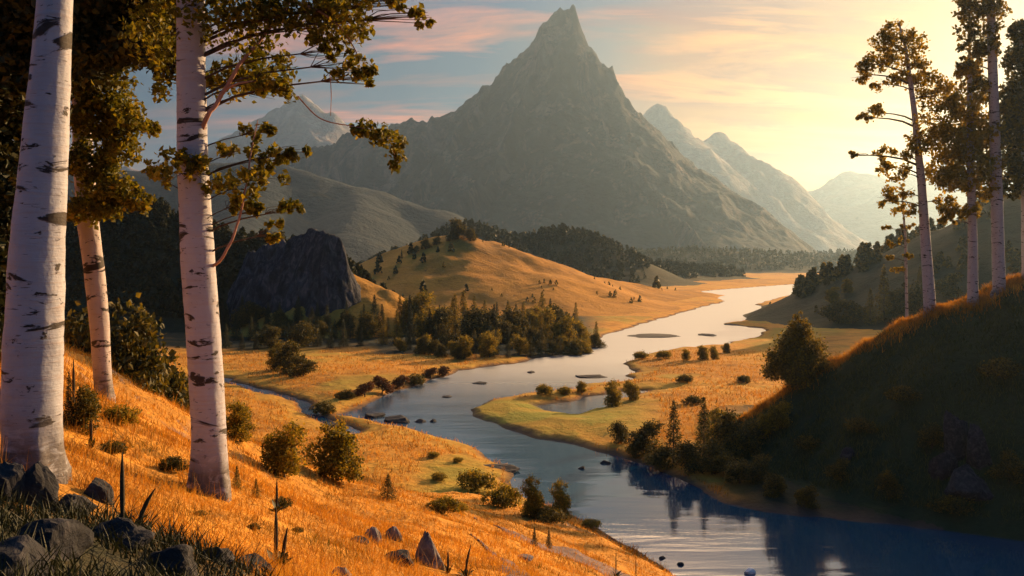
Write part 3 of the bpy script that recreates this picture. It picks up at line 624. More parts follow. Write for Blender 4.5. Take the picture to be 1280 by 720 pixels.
p, h = scatter(5000, (-240, -30, 200, 330), lambda x, y, z: (z > -17) & (HILLS['cliff'].tent(x, y) < z-1.5) & (HILLS['shoulder'].tent(x, y) < z-.8), 9, 3, 6); forest('forest', p[:2200], h[:2200], L_dark, 'dark woods covering the slope left of the cliff', 5, 70)
p, h = scatter(9000, (-150, 0, 330, 470), lambda x, y, z: (z > -19) & (HILLS['knoll'].tent(x, y) > z-3) & (640+F*x/y+.25*(325-F*z/y-325)+14*fbm(x/14, y/14, 3, 44) < 592), 12, 2.2, 5); forest('forest', p[:45], h[:45], L_dark, 'scattered dark scrub added to deepen the shade on the left of the golden hill', 6, 60)  # scrub added to darken a side that is only in shade
p, h = scatter(3000, (-330, 260, 290, 560), lambda x, y, z: (z > -19) & (vn(x/14, y/14, 18) > .72), 8, 1, 2.4); forest('undergrowth', p[:600], h[:600], L_shade, 'small scrub dotted over the golden hill', 4, 40)

# ------------------------------------------------------------------ birches in front
def interp(tab, t):
    for (a, p), (c, q) in zip(tab[:-1], tab[1:]):
        if t <= c: f = (t-a)/(c-a); return [m1+(m2-m1)*f for m1, m2 in zip(p, q)]
    return list(tab[-1][1])
def big_trunk(root, path, m, flare, seed, seg=56, step=.05, roots=6):
    """path: (z, x, y, radius) rows, local"""
    tab = [(q[0], q[1:]) for q in path]; zs = np.arange(path[0][0], path[-1][0], step); V = []; foot = []
    z0 = 0
    for z in zs:
        x, y, r_ = interp(tab, z)
        for k in range(seg):
            th = 2*math.pi*k/seg; f = math.exp(-max(0, z-z0)/.22)
            rt = max(0, math.cos(roots*th/2+seed))**2
            R = r_*(1+.05*float(fbm(math.cos(th)*1.3+seed, z*1.2+math.sin(th), 3, seed))+.025*float(fbm(th*4, z*9, 2, seed)))+flare*f*(.35+.9*rt)
            V.append((x+math.cos(th)*R, y+math.sin(th)*R, z)); foot.append(math.exp(-max(0, z-.25)/.25))
    n = len(zs); ii = np.arange(n*seg).reshape(n, seg); ii = np.c_[ii, ii[:, 0]]
    o = mesh('trunk', V, gridfaces(ii), m, root); attr(o, 'foot', np.clip(foot, 0, 1)); return o
def limb(root, pts, r0, r1, m=None, name='branch'):
    pts = [Vector(p) for p in pts]; Q = []
    for i in range(len(pts)-1):
        p0 = pts[max(i-1, 0)]; p1 = pts[i]; p2 = pts[i+1]; p3 = pts[min(i+2, len(pts)-1)]
        for k in range(6):
            t = k/6; Q.append(.5*((2*p1)+(p2-p0)*t+(2*p0-5*p1+4*p2-p3)*t*t+(3*p1-p0-3*p2+p3)*t**3)+Vector([.012*r0/.03*float(fbm(i*3+t*3, a*7.1, 2, 3)) for a in range(3)]))
    Q.append(pts[-1]); b_ = MB(); n = len(Q); b_.tube([tuple(q) for q in Q], [r0+(r1-r0)*i/(n-1) for i in range(n)], 9, .12); return b_.build(name, m or M_twig, [c for c in root.children if c.name.startswith('trunk')][0])
def foliage_tree(root, d0, tab, size, seed, m, total, trunk_at, twig=True, sub=26, spread=.22, name='crown', dens=None):
    """tab rows: u, v, depth, ru, rv in photo pixels at that depth -> ellipsoids of the crown in the tree's own space"""
    o = root.location; E = []
    for u, v, d, ru, rv in tab:
        x, y, z = P(u, v, d); s = d/F; E.append((x-o.x, y-o.y, z-o.z, ru*s, (ru+rv)*.55*s, rv*s))
    C = clumps(E, total, seed, sub, spread); V, Fc = leaves(C, size, .68, seed, .35, .35); crown_obj(V, Fc, m, root, name)
    if twig:
        r = random.Random(seed); tr = [c for c in root.children if c.name.startswith('trunk')][0]
        for e in E:
            b_ = MB()
            a = Vector(trunk_at(e[2]-.25-.12*abs(e[0]))); c = Vector(e[:3]); mid_ = a.lerp(c, .5)+Vector((0, 0, .12*(c-a).length*.5)); L = (c-a).length
            r0 = min(.045, .008+.006*L)*(o.y/11)**.5
            b_.tube([tuple(a), tuple(a.lerp(mid_, .5)+Vector((0, 0, .03*L))), tuple(mid_), tuple(mid_.lerp(c, .55)), tuple(c)], [r0, r0*.8, r0*.6, r0*.4, r0*.2], 6)
            for k in range(7):
                q = c+Vector([r.uniform(-.8, .8)*e[3+i] for i in range(3)]); b_.tube([tuple(mid_.lerp(c, .5)), tuple(mid_.lerp(q, .7)+Vector((0, 0, .03))), tuple(q)], [r0*.35, r0*.22, r0*.1], 4)
            b_.build('branch', M_bark, tr)
    return E
def path_fn(path):
    tab = [(q[0], q[1:]) for q in path]
    return lambda z: (interp(tab, max(z, path[0][0]))[0], interp(tab, max(z, path[0][0]))[1], min(max(z, path[0][0]), path[-1][0]))
def birch(u, d, wpx_rows, top, bark, flare, seed, lab, bw, group='white birches on the near slope', zbase=None):
    p = stand(u, d); root = empty('birch_tree', p, label=lab, cat='birch tree', group=group); s = d/F; path = []
    for v, uc, w in wpx_rows:
        path.append(((HZ-v)*s-p.z, (uc-640)*s-p.x, 0, w*s/2))
    path.sort(); path = [(-.5, path[0][1], 0, path[0][3]*1.05)]+[q for q in path if q[0] > -.45]
    l = path[-1]; path.append((top, l[1]+.05*(top-l[0]), .2, .04))
    big_trunk(root, path, bark, flare, seed); return root, path_fn(path)
# big left birch
b1, f1 = birch(46, 7.8, [(590, 44, 62), (520, 40, 68), (430, 42, 70), (300, 48, 62), (150, 59, 51), (0, 69, 41), (-200, 80, 34)], 12, B1, .10, 3, 'big white birch on the left edge, thickest trunk with dark rough foot', 1)
foliage_tree(b1, 7.8, [(40, -330, 8.5, 200, 110), (150, -260, 8.5, 180, 90), (-120, -250, 9, 170, 110), (60, -700, 8, 260, 200)], .075, 41, L_birch, 9000, f1)
# middle birch
b2, f2 = birch(262, 11, [(606, 262, 46), (540, 261, 42), (420, 254, 41), (320, 247, 40), (200, 241, 37), (100, 239, 35), (0, 238, 33), (-200, 236, 28)], 13, B2, .07, 8, 'white birch in the middle of the near slope with a pink limb forking right', 1)
TAB2 = [(300, 20, 11, 75, 34), (375, 12, 11.2, 60, 30), (415, 32, 11, 48, 24), (320, 78, 11.4, 48, 32), (290, 105, 11.6, 32, 26), (335, 112, 11, 34, 20), (346, 95, 10.8, 26, 20), (445, 8, 11, 60, 20), (438, 78, 10.9, 26, 20), (455, 96, 10.9, 16, 14), (420, 62, 11, 22, 14), (500, 6, 11, 26, 12), (525, 20, 11, 20, 11),
    (222, 210, 10.7, 34, 20), (262, 222, 10.8, 30, 18), (200, 222, 11, 20, 14), (240, 200, 10.7, 28, 14), (300, 232, 10.9, 30, 20), (330, 218, 11, 30, 18), (345, 195, 11, 22, 14), (300, 188, 11.1, 26, 12), (320, 165, 11.2, 26, 12), (360, 262, 10.9, 18, 12), (345, 290, 10.9, 13, 14), (296, 255, 11, 18, 12), (318, 262, 11, 12, 8), (372, 190, 11, 14, 10),
    (285, -60, 11.5, 110, 50), (400, -50, 11.3, 110, 34), (200, -90, 11.3, 110, 50), (250, -220, 11.5, 150, 110), (250, -420, 11.5, 130, 120), (205, 40, 11.6, 40, 50), (215, 100, 11.8, 26, 34)]
foliage_tree(b2, 11, TAB2, .085, 42, L_birch, 36000, f2, spread=.16)
def rel(root, *pts): return [tuple(Vector(P(*q))-root.location) for q in pts]
limb(b2, rel(b2, (249, 170, 11), (258, 148, 10.9), (276, 120, 10.9), (300, 80, 10.9), (330, 45, 11), (360, 5, 11), (385, -40, 11)), .034, .012)
limb(b2, rel(b2, (281, 112, 10.9), (300, 104, 10.9), (330, 100, 11)), .022, .008)
limb(b2, rel(b2, (262, 335, 11), (278, 322, 10.9), (295, 285, 10.9), (306, 240, 10.9), (314, 190, 11), (322, 150, 11)), .022, .006)
limb(b2, rel(b2, (360, 0, 11), (400, 15, 11), (430, 40, 11), (450, 75, 10.9)), .02, .006)
limb(b2, rel(b2, (412, 90, 10.9), (414, 118, 10.9), (413, 145, 10.9)), .006, .004)
# hanging sprig at the right of the birch
C = clumps([tuple(Vector(P(*q[:3]))-b2.location)+tuple(k*11/F for k in (q[3], (q[3]+q[4])/2, q[4])) for q in ((462, 162, 11, 18, 8), (480, 172, 11, 18, 9), (497, 186, 11, 11, 12), (494, 206, 11, 7, 8), (445, 160, 11, 9, 6))], 520, 77, 10, .3)
V, Fc = leaves(C, .075, .68, 5, .3, .4); crown_obj(V, Fc, L_birch, b2, 'leaf_spray')
limb(b2, rel(b2, (372, 120, 11), (400, 148, 11), (440, 158, 11), (480, 168, 11), (497, 205, 11)), .010, .003)
# thin birch behind
b3, f3 = birch(128, 17.5, [(482, 129, 20), (400, 124, 23), (330, 117, 24), (285, 111, 25), (200, 104, 24), (100, 100, 20), (0, 98, 18)], 12, B3, .05, 5, 'thin pinkish birch standing between and behind the two big ones', 1)
foliage_tree(b3, 17.5, [(125, 112, 17.2, 40, 30), (150, 148, 17, 30, 26), (120, 150, 17, 36, 24), (150, 190, 17, 28, 20), (112, 205, 17, 32, 26), (135, 235, 17, 34, 22), (168, 250, 17, 24, 14), (115, 262, 17, 34, 16), (185, 160, 17.5, 14, 12), (100, 60, 18, 60, 40), (160, 30, 18, 60, 40), (110, -40, 18, 90, 50)], .11, 43, L_birch, 26000, f3, spread=.17)
# dark tree behind left birch (fills the left edge and upper left)
p = stand(-30, 15); dt = empty('broadleaf_tree', p, label='large dark broadleaf tree in deep shade behind the big left birch', cat='tree')
pth = [(-.4, 0, 0, .3), (2, .05, 0, .24), (6, -.1, .2, .18), (11, .1, 0, .05)]; big_trunk(dt, pth, M_bark, .08, 2, 24, .15)
foliage_tree(dt, 15, [(-40, 380, 15, 60, 60), (-5, 440, 15.2, 40, 50), (0, 300, 15.3, 40, 60), (10, 250, 15.3, 40, 50), (-20, 200, 15.5, 50, 70), (10, 90, 15.5, 60, 70), (-30, 440, 15, 50, 40), (90, 20, 15.5, 90, 50), (180, 15, 15.5, 60, 36), (150, 60, 15.2, 40, 26), (110, 70, 15.2, 40, 30), (210, 60, 15.2, 30, 34), (60, -60, 15.5, 150, 70), (200, -60, 15.5, 90, 50), (10, 470, 15, 22, 20)], .14, 44, L_dark, 50000, path_fn(pth), spread=.2)

# ------------------------------------------------------------------ tall trees on the right crest
def crest_tree(rows, d, tab, lab, seed, n=9000, m=None, size=.42, group='tall slim trees on the right crest'):
    v0, u0, w0 = rows[0]; p = stand(u0, d); root = empty('slim_tree', p, label=lab, cat='tree', group=group); s = d/F
    path = [(-.6, 0, 0, w0*s/2*1.2)]
    for v, uc, w in rows: path.append((max(-.3, (HZ-v)*s-p.z), (uc-640)*s-p.x, 0, w*s/2))
    path.sort(); big_trunk(root, path+[(path[-1][0]+.6, path[-1][1], 0, .02)], B4, .3, seed, 20, .35)
    foliage_tree(root, d, tab, size, seed, m or L_fir, n, path_fn(path), spread=.17); return root
crest_tree([(402, 1163, 15), (330, 1159, 13), (230, 1152, 10), (140, 1143, 7), (60, 1132, 4), (30, 1124, 2)], 93,
  [(1122, 40, 93, 20, 14), (1100, 52, 93, 20, 12), (1140, 55, 93, 18, 12), (1118, 72, 93, 32, 12), (1090, 80, 92, 16, 12), (1075, 92, 93, 12, 12), (1145, 82, 93, 16, 12), (1125, 100, 93, 22, 10), (1100, 105, 94, 14, 7), (1160, 105, 94, 22, 18), (1178, 120, 93, 16, 18), (1090, 140, 93, 18, 9), (1078, 146, 93, 9, 5), (1168, 150, 92, 26, 20), (1180, 180, 92, 22, 22), (1150, 175, 92, 16, 16),
   (1108, 192, 93, 16, 9), (1100, 208, 93, 14, 8), (1125, 215, 92, 20, 10), (1140, 190, 92, 14, 10), (1122, 240, 93, 22, 8), (1105, 250, 93, 16, 7), (1132, 262, 93, 16, 9), (1175, 215, 93, 20, 20), (1065, 193, 93, 7, 3), (1180, 250, 93, 12, 10)], 'slim leaning tree standing lowest on the right crest, airy crown against the glow', 51, 10000, L_gold, .36)
crest_tree([(374, 1216, 13), (300, 1216, 11), (200, 1213, 9), (100, 1212, 6), (60, 1212, 3)], 91,
  [(1212, 90, 91, 16, 18), (1205, 130, 91, 24, 20), (1225, 165, 91, 24, 24), (1200, 180, 91, 26, 20), (1215, 210, 91, 30, 20), (1195, 225, 91, 24, 14), (1232, 235, 91, 18, 16), (1192, 262, 91, 20, 9), (1212, 265, 91, 18, 8), (1185, 275, 91, 12, 5)], 'slim tree with a dense dark crown, second along the right crest', 52, 8500, L_gold)
crest_tree([(361, 1249, 15), (250, 1246, 14), (150, 1243, 12), (60, 1240, 11), (-20, 1238, 9), (-120, 1236, 5)], 90,
  [(1232, 20, 90, 24, 22), (1215, 10, 90, 20, 16), (1205, 42, 90, 14, 12), (1215, 62, 90, 18, 12), (1235, 55, 90, 16, 16), (1200, 80, 90, 12, 8), (1225, 110, 91, 20, 14), (1262, 140, 91, 20, 26), (1255, 190, 91, 22, 26), (1270, 220, 91, 16, 14), (1240, -40, 90, 34, 26), (1235, -90, 90, 28, 26)], 'straight grey tree with a bare trunk running up out of view on the right crest', 53, 9000, L_fir)
crest_tree([(352, 1282, 9), (250, 1281, 8), (100, 1278, 6), (30, 1276, 3)], 90,
  [(1278, 40, 90, 16, 16), (1275, 75, 90, 18, 20), (1280, 120, 90, 26, 28), (1272, 165, 90, 22, 24), (1285, 205, 90, 24, 22), (1268, 235, 90, 16, 12), (1290, 60, 90, 18, 26)], 'last dark tree at the right edge of the crest', 54, 10000, L_shade)
p0 = crest_tree([(420, 1134, 4), (300, 1132, 3), (250, 1128, 2)], 99,
  [(1113, 252, 99, 9, 4), (1122, 262, 99, 8, 3), (1108, 285, 99, 7, 3), (1134, 282, 99, 8, 3), (1114, 305, 99, 7, 4), (1128, 300, 99, 7, 3), (1112, 322, 99, 6, 3), (1136, 320, 99, 7, 3), (1122, 338, 99, 8, 4)], 'thin sparse sapling just left of the leaning crest tree', 55, 1300, L_gold, .3)

# ------------------------------------------------------------------ rocks
def rock_mesh(name, seed, shape, m, sub=4, rough=.6):
    import bmesh
    bm = bmesh.new(); bmesh.ops.create_icosphere(bm, subdivisions=sub, radius=1); V = np.array([v.co for v in bm.verts]); Fc = np.array([[v.index for v in f.verts] for f in bm.faces]); bm.free()
    r = np.random.default_rng(seed)
    for k in range(13):                                # flat broken faces
        n = r.normal(size=3); n[2] = n[2]*.7+.15; n /= np.linalg.norm(n); dd = r.uniform(.68, .92) if m is M_rock else r.uniform(.55, .86); h = V@n-dd; V = V-np.outer(np.maximum(h, 0)*.93, n)
    q = 1+rough*.3*fbm(V[:, 0]*2+seed, V[:, 1]*2+V[:, 2]*1.7, 4, seed)+rough*.1*fbm(V[:, 0]*8, V[:, 1]*8+V[:, 2]*6, 3, seed)
    V = V*q[:, None]*np.array(shape); V[:, 2] *= np.where(V[:, 2] < 0, .6, 1); return mesh(name, V, Fc, m, None, smooth=False)
def rock(u, v, wpx, hpx, seed, lab, m=None, group=None, deep=1.0, peak=0, on_water=False, d=None):
    p = hit(u, v) if d is None else stand(u, d)
    if on_water: x, y = W(u, v); p = Vector((x, y, WZ))
    s = p.y/F; o = rock_mesh('rock', seed, (wpx*s/2, wpx*s/2*deep, hpx*s*.85), m or M_rock, 3 if wpx*s < .4 and hpx < 20 else 4)
    if peak:
        me = o.data; n = len(me.vertices); c = np.empty(n*3, np.float32); me.vertices.foreach_get('co', c); c = c.reshape(-1, 3); t = np.clip(c[:, 2]/(hpx*s*.85), 0, 1); c[:, :2] *= (1-peak*t*t)[:, None]; me.vertices.foreach_set('co', c.ravel()); me.update()
    o.location = p; o.rotation_euler = (0, 0, (seed*1.7) % 6.28); tag(o, lab, 'rock', group); return o
RG = 'rocks on the near slope'
for i, (u, v, w, h, lab, m, pk) in enumerate([
  (534, 705, 40, 50, 'tall pointed standing rock on the orange slope', M_rock, .35), (497, 704, 46, 18, 'low flat rock leaning against the tall pointed rock', M_drock, 0),
  (466, 676, 24, 20, 'rounded rock, left one of the upper pair on the orange slope', M_rock, .2), (491, 674, 22, 20, 'rounded rock, right one of the upper pair on the orange slope', M_rock, .2),
  (447, 677, 30, 9, 'flat slab left of the upper pair of rocks', M_drock, 0), (425, 728, 32, 24, 'rounded rock cut by the bottom edge of the view', M_rock, .2),
  (122, 622, 56, 34, 'pale topped rock right of the big birch foot', M_drock, .3), (88, 640, 70, 34, 'dark rock below the big birch foot', M_drock, .2), (40, 626, 62, 64, 'upright boulder in front of the big birch foot', M_drock, .4),
  (8, 520, 34, 60, 'rounded grey boulder left of the big birch', M_drock, .2), (8, 620, 60, 60, 'dark boulder in the lower left corner shade', M_drock, .2), (60, 690, 110, 50, 'wide dark slab near the lower left corner', M_drock, 0),
  (150, 676, 90, 34, 'dark slab right of the wide corner slab', M_drock, .1), (265, 700, 54, 22, 'pale topped slab below the middle birch', M_drock, .1), (308, 712, 70, 28, 'broken slab lowest below the middle birch', M_drock, .1), (215, 712, 80, 36, 'dark boulder at the bottom between the slabs', M_drock, .1),
  (612, 700, 14, 5, 'small stone on the path side', M_rock, 0), (655, 698, 26, 5, 'long flat stone on the path', M_rock, 0), (20, 720, 120, 60, 'large dark boulder at the very bottom left', M_drock, 0)]):
    rock(u, v, w, h, 100+i, lab, m, RG, peak=pk)
for i, (u, v, w, h, lab) in enumerate([(1195, 560, 34, 70, 'tallest slab of the dark outcrop on the right hillside'), (1222, 575, 40, 56, 'slab right of the tallest one in the hillside outcrop'), (1178, 590, 36, 40, 'low left block of the hillside outcrop'), (1210, 612, 60, 34, 'broad bottom block of the hillside outcrop'), (1060, 570, 22, 12, 'lone dark boulder on the left of the shaded hillside')]):
    rock(u, v, w, h, 150+i, lab, M_drock, 'rocks on the right hillside', peak=.15)
RW = 'rocks in the river'
for i, (u, v, w, h, lab, m) in enumerate([
  (498, 526, 34, 10, 'largest dark rock off the left bank inlet', M_drock), (468, 521, 26, 7, 'dark rock at the mouth of the inlet', M_drock), (526, 527, 14, 4, 'small rock right of the largest inlet rock', M_drock), (541, 527, 9, 4, 'tiny rock furthest out from the inlet', M_drock),
  (615, 586, 60, 9, 'long low brown islet rock at the near meadow shore', M_drock), (727, 586, 9, 4, 'lone small rock in mid river', M_drock), (756, 579, 12, 5, 'small rock close to the shaded shore', M_drock),
  (737, 659, 32, 6, 'smooth white rock lying in the water by the near shore', M_white), (733, 668, 36, 7, 'dark rock below the smooth white rock', M_drock), (765, 678, 14, 6, 'small dark rock out from the white rock', M_drock), (937, 716, 13, 7, 'small round white stone in the river at the bottom', M_white),
  (850, 706, 10, 4, 'dark stone low in the river near the bottom', M_drock), (828, 698, 8, 4, 'smaller dark stone up river of the bottom one', M_drock), (600, 479, 20, 2.5, 'thin bar of rock in the pale river bend', M_drock), (560, 496, 14, 2, 'thin rock near the left shore of the river bend', M_drock),
  (740, 471, 44, 3, 'long thin bar in the bright bend', M_drock), (664, 466, 12, 3, 'small rock by the forest shore', M_drock), (812, 420, 60, 2.2, 'long thin gravel bar in the far bright reach', M_drock), (884, 419, 26, 2.2, 'short gravel bar in the far bright reach', M_drock), (935, 406, 56, 2.5, 'gravel bar nearest the right bank in the far reach', M_drock)]):
    rock(u, v, w, h, 200+i, lab, m, RW, on_water=True, deep=1.3)

# ------------------------------------------------------------------ dead stalks and leafy plants in front
def stalk(u, v, hp, lab, seed, lean=0, d=None):
    p = hit(u, v) if d is None else stand(u, d); s = p.y/F; h = hp*s; root = empty('mullein_plant', p, label=lab, cat='plant', group='dry stalk plants on the near slope'); b_ = MB()
    b_.tube([(lean*h*t*t, 0, h*t-.03) for t in (0, .25, .5, .75, 1)], [.016, .014, .02, .016, .004], 7, .5, seed); b_.build('stem', M_stem, root)
    r = np.random.default_rng(seed); b2_ = MB()
    for k in range(9):
        th = r.uniform(0, 6.28); L = h*r.uniform(.25, .5); e = r.uniform(.5, 1.3); dr = Vector((math.cos(th)*math.cos(e), math.sin(th)*math.cos(e), math.sin(e))); sd_ = Vector((-math.sin(th), math.cos(th), 0)); V = []; n = 7
        for i in range(n):
            t = i/(n-1); c = dr*L*t+Vector((0, 0, -.25*L*t*t)); w = .035*math.sin(math.pi*(t*.85+.12))*(h/.6)**.5; V += [tuple(c-sd_*w), tuple(c+Vector((0, 0, -.01))), tuple(c+sd_*w)]
        b2_.add(V, [(3*i+j, 3*i+j+1, 3*i+j+4, 3*i+j+3) for i in range(n-1) for j in range(2)])
    b2_.build('leaf_rosette', L_dark, root)
stalk(153, 672, 112, 'tallest dark stalk with leaves, right of the big birch', 1)
stalk(172, 668, 62, 'shorter leaning stalk beside the tallest one', 2, .35)
stalk(345, 708, 78, 'slender stalk below the middle birch', 3)
stalk(353, 708, 52, 'thicker stalk right of the slender one below the middle birch', 4, .12)
stalk(346, 640, 44, 'small twiggy stalk right of the middle birch foot', 5)
stalk(560, 716, 30, 'short dark stalk right of the tall pointed rock', 6); stalk(582, 722, 44, 'tufted dark stalk second right of the tall pointed rock', 7, .15)
stalk(92, 512, 66, 'narrow spire plant behind the big birch', 8); stalk(114, 560, 40, 'short spire plant on the lit grass behind the big birch', 9); stalk(770, 722, 34, 'short stalk on the lit tip of the near slope above the river', 10); stalk(795, 728, 30, 'last short stalk before the river at the bottom', 11)

# ------------------------------------------------------------------ grass
def grass(name, n, rmin, rmax, azr, hmin, hmax, wid, m, lab, seed, cond=None, pw=1.0, lean=.5):
    r = np.random.default_rng(seed); a = np.radians(r.uniform(azr[0], azr[1], n)); d = rmin*(rmax/rmin)**(r.uniform(0, 1, n)**pw); x = np.sin(a)*d; y = np.cos(a)*d
    sd_ = wsd(x, y); z = Zt(x, y); k = (sd_ > .5); k &= vn(x*1.1, y*1.1, 4)+.5*vn(x/4, y/4, 9) > .45
    if cond is not None: k &= cond(x, y, z)
    x, y, z = x[k], y[k], z[k]; n = len(x); d = np.hypot(x, y); h = r.uniform(hmin, hmax, n)*(.5+.8*vn(x/1.5, y/1.5, 2)); th = r.uniform(0, 6.28, n); w = wid*np.clip(d/10, 1, 14)
    c = np.c_[x, y, z-.02]; wv = np.c_[np.cos(th), np.sin(th), np.zeros(n)]*w[:, None]; ln = r.normal(0, lean, (n, 2))*h[:, None]
    tip = c+np.c_[ln, h]; md = c+np.c_[ln*.35, h*.55]
    V = np.stack([c-wv, c+wv, md+wv*.7, tip+wv*.15, tip-wv*.15, md-wv*.7], 1).reshape(-1, 3); b0 = np.arange(n)[:, None]*6
    Fc = np.concatenate([b0+np.array([[0, 1, 2, 5]]), b0+np.array([[5, 2, 3, 4]])]); tag(mesh(name, V, Fc, m, smooth=False), lab, 'grass', kind='stuff')
notdark = lambda x, y, z: (zones(x, y, np.full(x.shape, 20.))[1] < .5+0*x)
grass('grass', 170000, 4.5, 60, (-36, 14), .06, .17, .004, L_grass, 'short dry orange grass covering the near slope', 1, notdark, .8)
grass('grass', 9000, 5, 40, (-36, 14), .22, .46, .0022, L_grass, 'tall pale seed stalks standing out of the short orange grass', 11, notdark, .9, .25)
grass('undergrowth', 42000, 2.4, 10, (-45, 10), .08, .24, .007, L_black, 'grass among the rocks in the corner, with shade put into its colour', 2, lambda x, y, z: (zones(x, y, np.full(x.shape, 20.))[1] > .5))
grass('grass', 90000, 60, 210, (-31, 31), .25, .6, .004, L_grass, 'golden tussocks over the river meadows', 3, lambda x, y, z: (z < -17) & (zones(x, y, wsd(x, y))[1] < .4) & (zones(x, y, wsd(x, y))[0] < .3), 1.0)
# grass along the bright crest of the right hill
rg = np.random.default_rng(9); rid = HILLS['right'].ridges[0]; X0 = []; 
for _ in range(42000):
    k = rg.integers(0, len(rid)-2); a = P(*rid[k]); c = P(*rid[k+1]); t = rg.uniform(); o_ = rg.normal(0, 1.3)+.9; X0.append((a[0]+(c[0]-a[0])*t+o_*.35+rg.normal(0, .3), a[1]+(c[1]-a[1])*t+o_))
X0 = np.array(X0); z = Zt(X0[:, 0], X0[:, 1]); n = len(X0); h = rg.uniform(.3, .9, n)*(.4+vn(X0[:, 0]/2, X0[:, 1]/2, 5)); th = rg.uniform(0, 6.28, n)
c = np.c_[X0, z-.05]; wv = np.c_[np.cos(th), np.sin(th), 0*th]*.035; tip = c+np.c_[rg.normal(0, .35, (n, 2))*h[:, None], h]
V = np.stack([c-wv, c+wv, tip+wv*.3, tip-wv*.3], 1).reshape(-1, 3); tag(mesh('grass', V, np.arange(4*n).reshape(-1, 4), L_grass, smooth=False), 'bright backlit grass along the crest of the right hillside', 'grass', kind='stuff')
grass('grass', 70000, 70, 120, (12, 36), .2, .7, .0035, L_green, 'dark rough grass on the shaded right hillside', 5, lambda x, y, z: (z > -21) & (x > 22))

# ------------------------------------------------------------------ haze, sky, sun, camera
hm = bpy.data.materials.new('haze'); hm.use_nodes = True; nt = hm.node_tree; nt.nodes.clear(); o_ = nt.nodes.new('ShaderNodeOutputMaterial'); v_ = nt.nodes.new('ShaderNodeVolumePrincipled')
v_.inputs['Color'].default_value = (.47, .72, 1.0, 1); v_.inputs['Density'].default_value = .000062; v_.inputs['Anisotropy'].default_value = .70; nt.links.new(v_.outputs[0], o_.inputs['Volume'])
bx0, bx1, by0, by1, bz0, bz1 = -9300, 9300, -400, 9300, -31, 960
V = [(x, y, z) for x in (bx0, bx1) for y in (by0, by1) for z in (bz0, bz1)]
hz = mesh('haze', V, [(0, 1, 3, 2), (4, 6, 7, 5), (0, 4, 5, 1), (2, 3, 7, 6), (0, 2, 6, 4), (1, 5, 7, 3)], hm, smooth=False); tag(hz, 'thin warm evening haze filling the valley', 'haze', kind='stuff')

w = bpy.data.worlds.new('World'); S.world = w; w.use_nodes = True; nt = w.node_tree; nt.nodes.clear(); out = nt.nodes.new('ShaderNodeOutputWorld')
sky = nd(nt, 'ShaderNodeTexSky', sky_type='NISHITA', sun_disc=False, sun_elevation=EL, sun_rotation=AZ, altitude=0, air_density=1.0, dust_density=1.5, ozone_density=2.0)
bg1 = nd(nt, 'ShaderNodeBackground'); bg1.inputs[1].default_value = .05; nt.links.new(sky.outputs[0], bg1.inputs[0])
dirv = nd(nt, 'ShaderNodeTexCoord').outputs['Generated']; sx = nd(nt, 'ShaderNodeSeparateXYZ', i_0=dirv); zc = ma(nt, 'MAXIMUM', sx.outputs[2], 0.0)
ga, ge = math.radians(22.5), math.radians(5.5); gd = (math.sin(ga)*math.cos(ge), math.cos(ga)*math.cos(ge), math.sin(ge))
dot = nd(nt, 'ShaderNodeVectorMath', operation='DOT_PRODUCT', i_0=dirv, i_1=gd).outputs['Value']
ang = ma(nt, 'ARCCOSINE', ma(nt, 'MINIMUM', dot, .99999))                    # radians away from the glow
den = ma(nt, 'ADD', zc, .16); cx = ma(nt, 'DIVIDE', sx.outputs[0], den); cy = ma(nt, 'DIVIDE', sx.outputs[1], den)
cv = nd(nt, 'ShaderNodeCombineXYZ', i_0=cx, i_1=cy).outputs[0]
c1 = noise(nt, mapping(nt, cv, (.42, 1.5, 1), (0, 0, -.30)), 1.25, 8, .56, .7); c2 = noise(nt, mapping(nt, cv, (.8, 2.6, 1), (0, 0, -.2)), 2.6, 7, .6, .5)
cl = sc(nt, ma(nt, 'ADD', ma(nt, 'MULTIPLY', c1, .72), ma(nt, 'MULTIPLY', c2, .28)), .455, .56, 0, 1)
K = .33
def kc(c): return tuple(q*K for q in c)
clear = ramp(nt, sc(nt, ang, 0, 1.3), [(0, kc((1.6, .92, .20))), (.08, kc((1.2, .62, .15))), (.16, kc((.88, .44, .18))), (.24, kc((.36, .34, .32))), (.34, kc((.11, .21, .30))), (.55, kc((.05, .14, .24))), (1, kc((.02, .08, .19)))])
cloud = ramp(nt, sc(nt, ang, 0, 1.3), [(0, kc((1.8, 1.1, .36))), (.14, kc((1.35, .64, .20))), (.26, kc((1.3, .50, .22))), (.42, kc((1.1, .38, .25))), (.6, kc((.45, .22, .22))), (1, kc((.06, .08, .15)))])
shade = ramp(nt, sc(nt, ang, 0, 1.3), [(0, kc((1.0, .56, .24))), (.15, kc((.58, .28, .20))), (.35, kc((.42, .24, .23))), (.6, kc((.11, .13, .17))), (1, kc((.04, .06, .09)))])
cs = sc(nt, noise(nt, mapping(nt, cv, (.5, 1.7, 1), (0, 0, -.25)), 1.9, 6, .6, .5), .43, .53, 0, .9)
cc = mix(nt, cs, cloud, shade)
skyc = mix(nt, cl, clear, cc)
low = sc(nt, zc, .0, .13, 1, 0); warm = ramp(nt, sc(nt, ang, 0, 1.3), [(0, kc((1.5, .84, .22))), (.25, kc((1.1, .56, .24))), (.55, kc((.85, .40, .28))), (.75, kc((.35, .25, .27))), (1, kc((.1, .12, .16)))])
skyc = mix(nt, ma(nt, 'MULTIPLY', low, .5), skyc, warm)
hi = sc(nt, zc, .25, .34, 0, 1); skyc = mix(nt, ma(nt, 'MULTIPLY', hi, .92), skyc, kc((.045, .18, .42)))
bd = (math.sin(.2)*math.cos(.48), math.cos(.2)*math.cos(.48), math.sin(.48))   # bright patch added above the view to warm the river's reflections
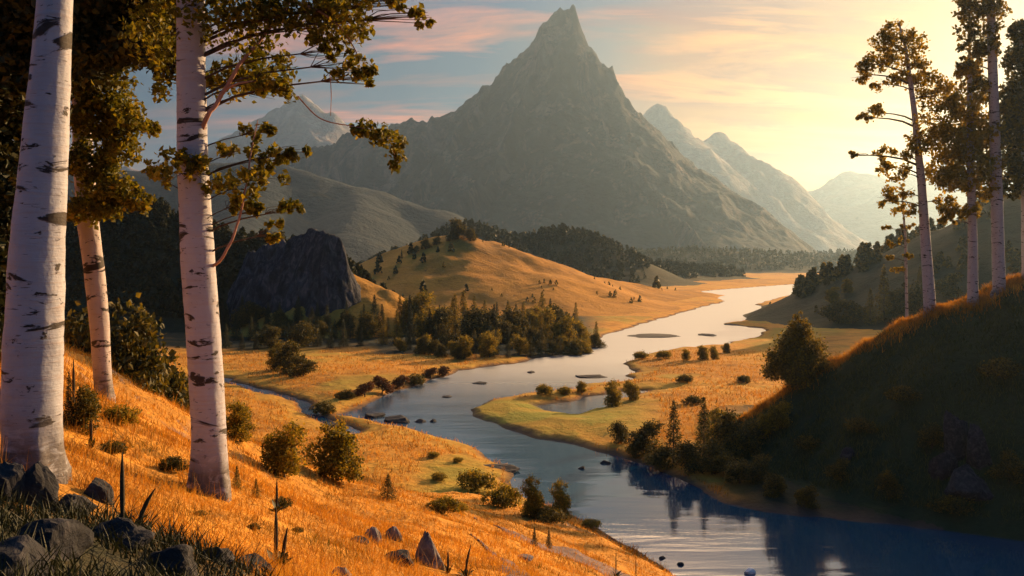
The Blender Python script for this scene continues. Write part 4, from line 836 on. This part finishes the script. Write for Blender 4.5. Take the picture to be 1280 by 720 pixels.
bdot = nd(nt, 'ShaderNodeVectorMath', operation='DOT_PRODUCT', i_0=dirv, i_1=bd).outputs['Value']; ba = ma(nt, 'ARCCOSINE', ma(nt, 'MINIMUM', bdot, .99999))
bf = ma(nt, 'MULTIPLY', sc(nt, ma(nt, 'ADD', ba, ma(nt, 'MULTIPLY', ma(nt, 'SUBTRACT', c1, .5), .5)), .20, .34, 1, 0), sc(nt, zc, .31, .40, 0, 1))
skyc = mix(nt, bf, skyc, kc((15, 9.5, 5.0)))
dn = sc(nt, sx.outputs[2], -.06, -.01, 0, 1); skyc = mix(nt, dn, (.01, .015, .02), skyc)
bg2 = nd(nt, 'ShaderNodeBackground'); nt.links.new(skyc, bg2.inputs[0]); bg2.inputs[1].default_value = 1.0
ad = nd(nt, 'ShaderNodeMixShader', i_0=.95); nt.links.new(bg1.outputs[0], ad.inputs[1]); nt.links.new(bg2.outputs[0], ad.inputs[2]); nt.links.new(ad.outputs[0], out.inputs[0])
sl = bpy.data.lights.new('sun', 'SUN'); sl.energy = 5; sl.angle = math.radians(.5); sl.color = (1, .60, .27); so = bpy.data.objects.new('sun', sl); COL.objects.link(so)
so.rotation_euler = (-SUN).to_track_quat('-Z', 'Y').to_euler(); so.location = SUN*200
cam = bpy.data.cameras.new('camera'); cam.sensor_width = 36; cam.lens = F/1280*36; cam.shift_y = -35/1280; cam.clip_start = .1; cam.clip_end = 30000
co = bpy.data.objects.new('camera', cam); COL.objects.link(co); co.rotation_euler = (math.pi/2, 0, 0); S.camera = co
S.view_settings.view_transform = 'Standard'; S.view_settings.look = 'None'; S.view_settings.exposure = 1.15; S.view_settings.gamma = 1
S.render.engine = 'CYCLES'; S.cycles.use_denoising = True; S.cycles.max_bounces = 6; S.cycles.diffuse_bounces = 2; S.cycles.glossy_bounces = 2; S.cycles.transmission_bounces = 3; S.cycles.volume_bounces = 1; S.cycles.transparent_max_bounces = 8
S.cycles.use_fast_gi = False; S.cycles.sample_clamp_indirect = 4; S.cycles.volume_step_rate = 10; S.cycles.use_adaptive_sampling = True
